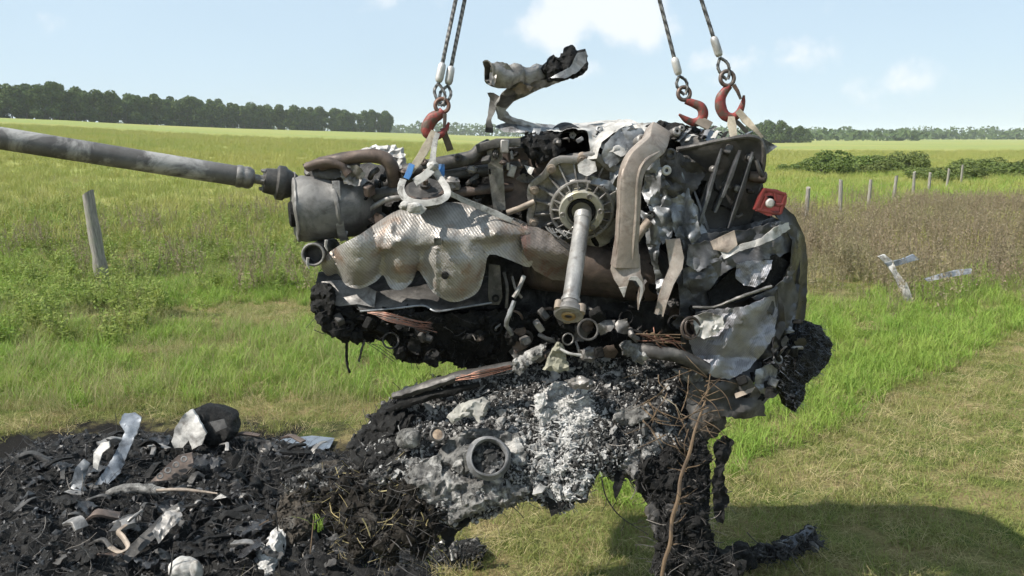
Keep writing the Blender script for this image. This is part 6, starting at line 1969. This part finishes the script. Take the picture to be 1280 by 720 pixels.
# ================================================================== on the ground: burnt heap at the left
m_heapbits = grime('burnt_plastic_bits', (0.006, 0.006, 0.007), (0.020, 0.020, 0.021), (0.11, 0.11, 0.115), scale=14, rough=(0.28, 0.7), bump=0.5, bscale=70, island=0.07, amount=(0.62, 0.74), c3scale=9, spec=0.5)
m_gloss = grime('melted_black_sheet', (0.006, 0.006, 0.007), (0.018, 0.018, 0.020), (0.09, 0.093, 0.10), scale=9, rough=(0.25, 0.55), bump=0.7, bdist=0.008, bscale=40, amount=(0.57, 0.68), c3scale=8, spec=0.5)
def YG(py): return G(640, py).y
def heap(name, polypx, h, seed, label, cat, m, step=0.035, bits=2500, size=0.012):
    pl = [tuple(G(*p))[:2] for p in polypx]
    pl = jagged([(a, b, 0) for a, b in pl], 0.06, 0.02, seed)
    pts, tris, n = triangulate(pl, step, seed)
    ed = edge_dist(pl, pts)
    f = np.sqrt(np.clip(ed / 0.35, 0, 1))
    q = np.stack([pts[:, 0], pts[:, 1], pts[:, 0] * 0], -1)
    z = f * h * (0.45 + 0.55 * fbm(q * 2.6 + seed, 3, seed)) + f * h * 0.7 * fbm(q * 9, 3, seed + 2, True) + f * 0.03 * fbm(q * 28, 2, seed + 4)
    z = np.maximum(z, 0) + 0.006
    w3 = np.stack([pts[:, 0], pts[:, 1], z], -1)
    N = len(pts)
    a, b, c = tris[0]
    flip = np.cross(w3[b] - w3[a], w3[c] - w3[a])[2] < 0
    f_ = []
    for t in tris:
        f_.append((t[0], t[2], t[1]) if flip else t)
    lo = w3.copy()
    lo[:, 2] = -0.03
    for (p, q2) in boundary(tris):
        if flip: p, q2 = q2, p
        f_.append((q2, p, p + N, q2 + N))
    mb = MB()
    mb.add(np.concatenate([w3, lo]), f_)
    o = link(name, mb.mesh(name, 28), m, label=label, cat=cat, kind='stuff')
    mb = MB()
    P = tri_points(w3, tris, bits, seed)
    crumbs(mb, P, size * 0.5, bits, seed, spread=1.5)
    part('fragments', mb, m_heapbits, o, smooth=0, kind='stuff')
    mb = MB()
    strands(mb, P, bits // 2, size * 7, size * 0.12, seed + 1)
    part('burnt_wires', mb, m_burntwire, o, smooth=0, kind='stuff')
    return w3, tris
HP = heap('burnt_heap', [(-60, 600), (40, 560), (110, 548), (170, 540), (215, 548), (270, 545), (330, 552), (395, 562), (440, 580), (490, 600), (540, 640), (556, 690), (545, 740), (430, 760), (300, 780), (100, 790), (-120, 760)], 0.13, 5,
          'black heap of burnt fragments covering the ground at lower left', 'debris', m_char, bits=9000, size=0.013)
hp_pts = HP[0]
def hz(x, y):
    d = np.hypot(hp_pts[:, 0] - x, hp_pts[:, 1] - y)
    i = int(np.argmin(d))
    return float(hp_pts[i, 2]) if d[i] < 0.12 else 0.0

def debris(name, poly, m, label, cat, group=None, **k):
    b = min(poly, key=lambda p: -p[1])
    o = thing(name, A(*b), label, cat, group)
    wsheet('sheet', poly, m, o, **k)
    return o
m_silver = grime('silver_grey_paint', (0.16, 0.18, 0.21), (0.28, 0.30, 0.33), (0.06, 0.06, 0.065), soot=0.7, scale=9, rough=(0.3, 0.55), metal=0.3, bump=0.3, amount=(0.54, 0.66))
debris('bent_strut', [(117, 606, 4.782), (130, 590, 4.837), (146, 562, 4.948), (156, 540, 5.032), (149, 528, 5.060), (155, 517, 5.115), (168, 516, 5.130), (176, 522, 5.115), (174, 534, 5.074), (163, 558, 4.976), (150, 592, 4.865), (134, 607, 4.795)], m_silver, 'long bent silver strut standing up in the heap at far left', 'strut', step=4, crumple=0.02, freq=11, thick=0.012, jag=0.8, seed=201)
debris('curved_fin', [(116, 584, 4.837), (117, 566, 4.893), (126, 554, 4.948), (136, 552, 4.948), (137, 559, 4.921), (128, 566, 4.893), (124, 578, 4.851), (122, 588, 4.837)], m_pale, 'small curved pale fin beside the bent silver strut', 'scrap', step=3, crumple=0.01, thick=0.012, seed=202)
debris('grey_shell', [(88, 610, 4.684), (94, 585, 4.753), (104, 574, 4.809), (112, 580, 4.809), (106, 596, 4.753), (100, 616, 4.670)], m_alu, 'grey curved shell at the left edge below the white fin', 'scrap', step=4, crumple=0.02, freq=12, thick=0.01, seed=203)
cas = thing('broken_casing', A(250, 560, 5.381), 'large black casing with a bright white broken face on the heap', 'casing')
wsheet('body', [(238, 513, 5.450), (252, 507, 5.506), (275, 510, 5.534), (294, 519, 5.534), (298, 540, 5.450), (284, 556, 5.381), (262, 560, 5.338), (248, 552, 5.338)], m_char, cas, step=4, crumple=0.03, freq=12, front=0.06, back=0.18, jag=1.0, rough=0.015, seed=204)
wsheet('white_face', [(214, 552, 5.297), (219, 534, 5.311), (230, 518, 5.353), (240, 512, 5.381), (248, 524, 5.324), (258, 542, 5.269), (252, 556, 5.242), (240, 562, 5.242), (236, 550, 5.283), (228, 560, 5.269), (218, 560, 5.283)], m_pale, cas, step=4, crumple=0.03, freq=9, thick=0.02, jag=0.6, seed=205)
wsheet('grey_patch', [(262, 528, 5.311), (280, 524, 5.338), (284, 534, 5.311), (270, 540, 5.283)], m_soot, cas, step=4, crumple=0.01, thick=0.01, seed=206)
lat = thing('slotted_plate', A(205, 604, 4.782), 'brown slotted plate leaning in the middle of the heap', 'plate')
wsheet('plate', [(188, 602, 4.753), (204, 586, 4.837), (222, 570, 4.948), (240, 566, 4.976), (242, 582, 4.893), (232, 592, 4.837), (212, 600, 4.782)], m_brown, lat, step=3.5, crumple=0.012, freq=12, thick=0.015, seed=207)
for k in range(4):
    mb = MB()
    torus(mb, A(200 + k * 10, 595 - k * 7, (3.41 + k * 0.032) * 1.394), (0.3, -0.8, 0.5), 0.016, 0.005, 16, 6)
    part('slot_rim', mb, m_steel, lat)
def rod(name, pts, r, m, label, cat, n=5, **k):
    o = thing(name, A(*pts[0]), label, cat)
    mb = MB()
    tube(mb, spline([A(*p) for p in pts], n), r, **k)
    part('bar', mb, m, o)
    return o
rod('ash_covered_bar', [(134, 618, 4.614), (160, 610, 4.614), (190, 612, 4.586), (212, 614, 4.559)], [0.02, 0.03, 0.03, 0.012], m_ash, 'thick ash-covered grey bar lying across the heap', 'bar', seg=10, rough=0.012)
rod('tan_rod', [(196, 613, 4.502), (225, 612, 4.488), (248, 614, 4.475), (272, 617, 4.461)], [0.010, 0.012, 0.010, 0.005], m_tan, 'thin tan rod pointing right across the heap', 'rod', seg=10, rough=0.002)
debris('curved_rail', [(152, 700, 3.875), (160, 684, 3.944), (186, 660, 4.056), (205, 640, 4.168), (222, 630, 4.224), (226, 640, 4.181), (212, 656, 4.085), (190, 676, 3.987), (168, 696, 3.903), (158, 706, 3.862)], m_soot, 'long dark curved rail rising to the right in the lower heap', 'rail', step=4, crumple=0.012, freq=10, thick=0.02, seed=208)
debris('ridged_strip', [(190, 664, 3.944), (206, 640, 4.056), (224, 634, 4.085), (228, 648, 4.028), (212, 662, 3.958), (198, 680, 3.889)], m_steel, 'steel-grey ridged strip lying on the curved rail', 'strip', step=3.2, crumple=0.03, freq=26, thick=0.006, jag=0.6, seed=209)
rod('tan_hook_rod', [(138, 684, 3.875), (150, 690, 3.819), (160, 684, 3.833), (154, 672, 3.889), (148, 664, 3.917), (158, 656, 3.958)], 0.011, m_tan, 'tan rod bent into an S at lower left', 'rod', seg=10, w=1.4, h=0.6, rough=0.002)
rod('white_cross', [(160, 652, 3.987), (168, 645, 4.015), (178, 638, 4.056)], 0.009, m_steel, 'small steel-grey bent piece above the tan S-shaped rod', 'scrap', seg=8, rough=0.004)
lm = thing('white_lump', A(230, 722, 3.639), 'smooth white lump at the bottom edge of the heap', 'lump')
mb = MB()
lump(mb, A(230, 712, 3.694), (0.075, 0.06, 0.06), 4, 0.25, 1.2, 3)
lump(mb, A(246, 714, 3.666), (0.03, 0.03, 0.06), 3, 0.3, 1.4, 8)
part('body', mb, m_pale, lm)
sm = thing('scorched_sheet', A(370, 560, 5.7), 'flat bluish scorched sheet on the ground behind the heap', 'sheet')
P0 = [(318, 562), (345, 550), (390, 545), (418, 548), (412, 560), (380, 568), (340, 570)]
wsheet('sheet', [(x, y, G(x, y, 0.03).y) for x, y in P0], grime('blue_grey_sheet', (0.10, 0.12, 0.15), (0.22, 0.25, 0.29), (0.06, 0.06, 0.06), scale=6, rough=(0.25, 0.5), metal=0.3, bump=0.3), sm, step=5, crumple=0.006, thick=0.01, seed=210)
rh = random.Random(12)
for i in range(70):
    x, y = rh.uniform(40, 480), rh.uniform(548, 716)
    if not inside([(-60, 600), (110, 552), (215, 552), (395, 566), (470, 612), (510, 700), (500, 730), (0, 730)], np.array([[x, y]]))[0]:
        continue
    g_ = G(x, y)
    zz = hz(g_.x, g_.y) + 0.02
    mb = MB()
    a = rh.uniform(0, 6.28)
    L = rh.uniform(0.07, 0.26)
    d = Vector((math.cos(a), math.sin(a), rh.uniform(-.1, .35)))
    c = Vector((g_.x, g_.y, zz + 0.02))
    kind = rh.random()
    mm, lb = rh.choice([(m_char, 'black charred bent'), (m_soot, 'sooty dark grey bent'), (m_soot, 'sooty dark grey bent'), (m_brown, 'rust-brown bent'), (m_steel, 'steel-grey bent'), (m_char, 'black charred bent'), (m_char, 'black charred bent'), (m_soot, 'sooty dark grey bent')])
    o = thing('charred_strip', c, lb + ' strip lying loose in the burnt heap', 'scrap', 'charred strips in the heap')
    tube(mb, spline([c - d * L / 2, c + Vector((rh.uniform(-.03, .03), rh.uniform(-.03, .03), rh.uniform(0, .05))), c + d * L / 2], 4), rh.uniform(0.008, 0.022), prof=rrect(), w=rh.uniform(0.8, 2.0), h=rh.uniform(0.2, 0.7), rough=0.008, seed=i)
    part('strip', mb, mm, o)

# larger charred panels, folded and standing in the heap
for i in range(46):
    x, y = rh.uniform(20, 470), rh.uniform(556, 716)
    if not inside([(-60, 600), (110, 556), (215, 556), (395, 570), (470, 616), (500, 730), (0, 730)], np.array([[x, y]]))[0]:
        continue
    g_ = G(x, y)
    zz = hz(g_.x, g_.y)
    yb = G(x, y, zz).y
    s_ = rh.uniform(8, 24)
    ex = rh.uniform(0.9, 2.0)
    tl = rh.uniform(-0.6, 0.6)
    po = []
    for t in np.linspace(0, 5.5, 7):
        dx, dy = s_ * math.cos(t) * ex * rh.uniform(.6, 1.1), s_ * 0.42 * math.sin(t) * rh.uniform(.6, 1.2)
        po.append((x + dx * math.cos(tl) - dy * math.sin(tl), y - 8 + dx * math.sin(tl) + dy * math.cos(tl), yb - 0.05 - dy * 0.007))
    mm, lb = rh.choice([(m_gloss, 'melted black'), (m_gloss, 'melted black'), (m_char, 'matt black charred'), (m_soot, 'sooty dark grey')])
    o = thing('charred_scrap', A(x, y, yb), lb + ' folded panel piece sticking out of the burnt heap', 'scrap', 'charred panels in the heap')
    wsheet('fold', po, mm, o, step=3.2, crumple=0.085, freq=11, thick=0.007, jag=1.8, rough=0.012, rfreq=36, seed=400 + i)
# sod torn up beside the heap
sod = thing('torn_sod', A(365, 715, 3.973), 'torn clod of scorched sod with a green grass tuft and pale ash', 'sod')
mb = MB()
w_, t_ = sheet(mb, [(318, 735, 3.903), (318, 700, 4.015), (338, 662, 4.154), (350, 625, 4.265), (372, 592, 4.363), (410, 578, 4.418), (445, 585, 4.404), (440, 602, 4.349), (412, 618, 4.293), (402, 645, 4.210), (382, 680, 4.099), (366, 735, 3.931)], step=3.8, crumple=0.05, freq=12, ridged=False, front=0.05, back=0.16, jag=2, rough=0.03, rfreq=45, seed=221, slide=0.012)
part('earth', mb, m_soil, sod, smooth=28)
mb = MB()
w2, t2 = sheet(mb, [(316, 735, 3.862), (318, 694, 3.987), (334, 672, 4.070), (350, 655, 4.126), (356, 680, 4.042), (350, 710, 3.944), (346, 735, 3.889)], step=3.5, crumple=0.04, freq=15, ridged=False, front=0.09, back=0.05, jag=2, rough=0.03, rfreq=50, seed=222)
part('ash_crust', mb, m_whiteash, sod, smooth=28)
mb = MB()
crumbs(mb, tri_points(w_, t_, 900, 2), 0.006, 1500, 3)
part('crumbs', mb, m_soil, sod, smooth=0, kind='stuff')
def tuft(parent, c, n, h, m, seed, lean=0.8, spread=0.03, width=0.005):
    mb = MB()
    blades(mb, n, h, spread, width, lean, np.random.RandomState(seed), 4)
    mb.v = [v + np.array(tuple(c)) for v in mb.v]
    part('grass_tuft', mb, m, parent, smooth=0, kind='stuff')
tuft(sod, A(398, 660, 4.070), 26, 0.13, m_lush, 1, 1.1)
tuft(sod, A(445, 625, 4.238), 60, 0.12, m_short, 2, 1.2, 0.07)
tuft(sod, A(415, 610, 4.252), 60, 0.10, m_dry, 3, 1.3, 0.08)
tuft(sod, A(470, 640, 4.210), 70, 0.12, m_dry, 4, 1.4, 0.09)
for k, (a, b, c) in enumerate((((345, 640, 4.112), (352, 690, 4.015), (378, 724, 3.903)), ((392, 650, 4.070), (388, 690, 3.987), (385, 724, 3.903)), ((540, 615, 4.154), (520, 665, 4.042), (482, 716, 3.931)), ((336, 650, 4.112), (325, 656, 4.112), (312, 664, 4.126)))):
    mb = MB()
    tube(mb, spline([A(*a), A(*b), A(*c)], 6), 0.0032, 6, rough=0.001)
    part('stalk', mb, m_stem if k % 2 else m_char, sod)

# small clumps under and beside the wreck
cl = thing('charred_clump', A(575, 712, 4.015), 'small black clump of charred turf on the ground under the ash', 'clump')
mb = MB()
lump(mb, A(588, 690, 4.085), (0.085, 0.07, 0.07), 4, 0.6, 1.8, 31)
lump(mb, A(560, 700, 4.042), (0.06, 0.05, 0.05), 4, 0.6, 1.9, 32)
part('body', mb, m_char, cl, smooth=25)
mb = MB()
pp = np.array([tuple(A(rw.uniform(540, 606), rw.uniform(675, 712), 3.98)) for k in range(220)])
crumbs(mb, pp, 0.006, 300, 8)
strands(mb, pp, 120, 0.07, 0.0012, 9)
part('fragments', mb, m_ashbits, cl, smooth=0, kind='stuff')
mb = MB()
tube(mb, spline([A(540, 690, 4.001), A(552, 678, 3.987), A(562, 682, 3.987), A(566, 700, 3.973)], 5), 0.009, 8, rough=0.004)
part('pale_strip', mb, m_pale, cl)
bm_ = thing('charred_debris', A(960, 700, 3.944), 'charred debris strip lying on the grass right of the hanging char', 'debris')  # dark charred strip of debris on the ground
mb = MB()
w_, t_ = sheet(mb, [(884, 716, 3.862), (900, 696, 3.931), (918, 694, 3.958), (930, 698, 3.958), (948, 684, 4.001), (966, 686, 4.015), (982, 674, 4.056), (996, 672, 4.070), (1008, 660, 4.112), (1020, 658, 4.140), (1017, 672, 4.112), (1032, 682, 4.085), (1012, 688, 4.056), (986, 696, 4.001), (960, 700, 3.973), (936, 710, 3.931), (910, 722, 3.862)],
               step=3.2, crumple=0.06, freq=13, front=0.03, back=0.06, jag=2.6, rough=0.03, rfreq=45, seed=231, slide=0.015)
part('strip_body', mb, m_char, bm_, smooth=28)
mb = MB()
crumbs(mb, tri_points(w_, t_, 600, 3), 0.006, 700, 5, spread=2.0)
part('crumbs', mb, m_heapbits, bm_, smooth=0, kind='stuff')
mb = MB()
strands(mb, tri_points(w_, t_, 600, 4), 260, 0.05, 0.0014, 6)
part('burnt_wires', mb, m_burntwire, bm_, smooth=0, kind='stuff')
wsheet('blue_black_sheet', [(962, 684, 4.022), (985, 674, 4.063), (1008, 662, 4.105), (1016, 664, 4.105), (1006, 678, 4.056), (980, 690, 4.008)], grime('blue_black_crust', (0.035, 0.04, 0.05), (0.09, 0.10, 0.125), scale=20, rough=(0.4, 0.7), bump=0.7), bm_, step=3.5, crumple=0.02, freq=18, thick=0.008, jag=1.2, seed=232)  # separate blue-black sheet over part of the charred strip
mb = MB()
for k, (x, y) in enumerate(((918, 694), (926, 690), (912, 702), (935, 700))):
    lump(mb, A(x, y, 3.93), 0.05, 3, 0.6, 2, 60 + k)
part('clinker', mb, m_char, bm_, smooth=25)

# pale bent brackets lying in the field at right
br = thing('bent_bracket', A(1138, 378, 11.0), 'white bent bracket leaning in the weeds right of the wreck', 'bracket')
Yb = 11.1
wsheet('leg', [(1098, 321, Yb), (1106, 318, Yb), (1116, 326, Yb), (1122, 340, Yb - .05), (1134, 354, Yb - .1), (1142, 376, Yb - .15), (1133, 380, Yb - .15), (1126, 362, Yb - .1), (1116, 342, Yb - .05), (1108, 330, Yb)], m_pale, br, step=3, crumple=0.03, freq=8, thick=0.04, seed=241)
wsheet('arm', [(1106, 329, Yb - .03), (1128, 324, Yb + .0), (1142, 318, Yb + .05), (1150, 324, Yb + .05), (1136, 328, Yb + .0), (1112, 335, Yb - .03)], m_silver, br, step=3, crumple=0.03, freq=8, thick=0.04, seed=242)
o = thing('pale_rail', A(1175, 350, 11.5), 'pale rail lying low in the weeds at the right edge', 'rail')
wsheet('rail', [(1156, 349, 11.6), (1172, 344, 11.6), (1195, 338, 11.6), (1215, 336, 11.6), (1214, 342, 11.55), (1190, 346, 11.55), (1160, 352, 11.55)], m_alu, o, step=4, crumple=0.02, freq=8, thick=0.04, seed=243)

# ------------------------------------------------------------------ the air: far things fade a little
s = NT('thin_haze')
s.t.nodes.remove(s.b)
pv = s.n('ShaderNodeVolumePrincipled')
pv.inputs['Color'].default_value = (0.88, 0.94, 1.0, 1)
pv.inputs['Density'].default_value = 0.00022
pv.inputs['Anisotropy'].default_value = 0.0
s.l(pv.outputs[0], s.out.inputs['Volume'])
mb = MB()
box(mb, (0, 0, 13.0), (5200, 5200, 31.0), bevel=0)
hz_ = link('haze', mb.mesh('haze', 0), s.m, kind='stuff')
tag(hz_, 'thin pale haze lying over the fields', 'haze')
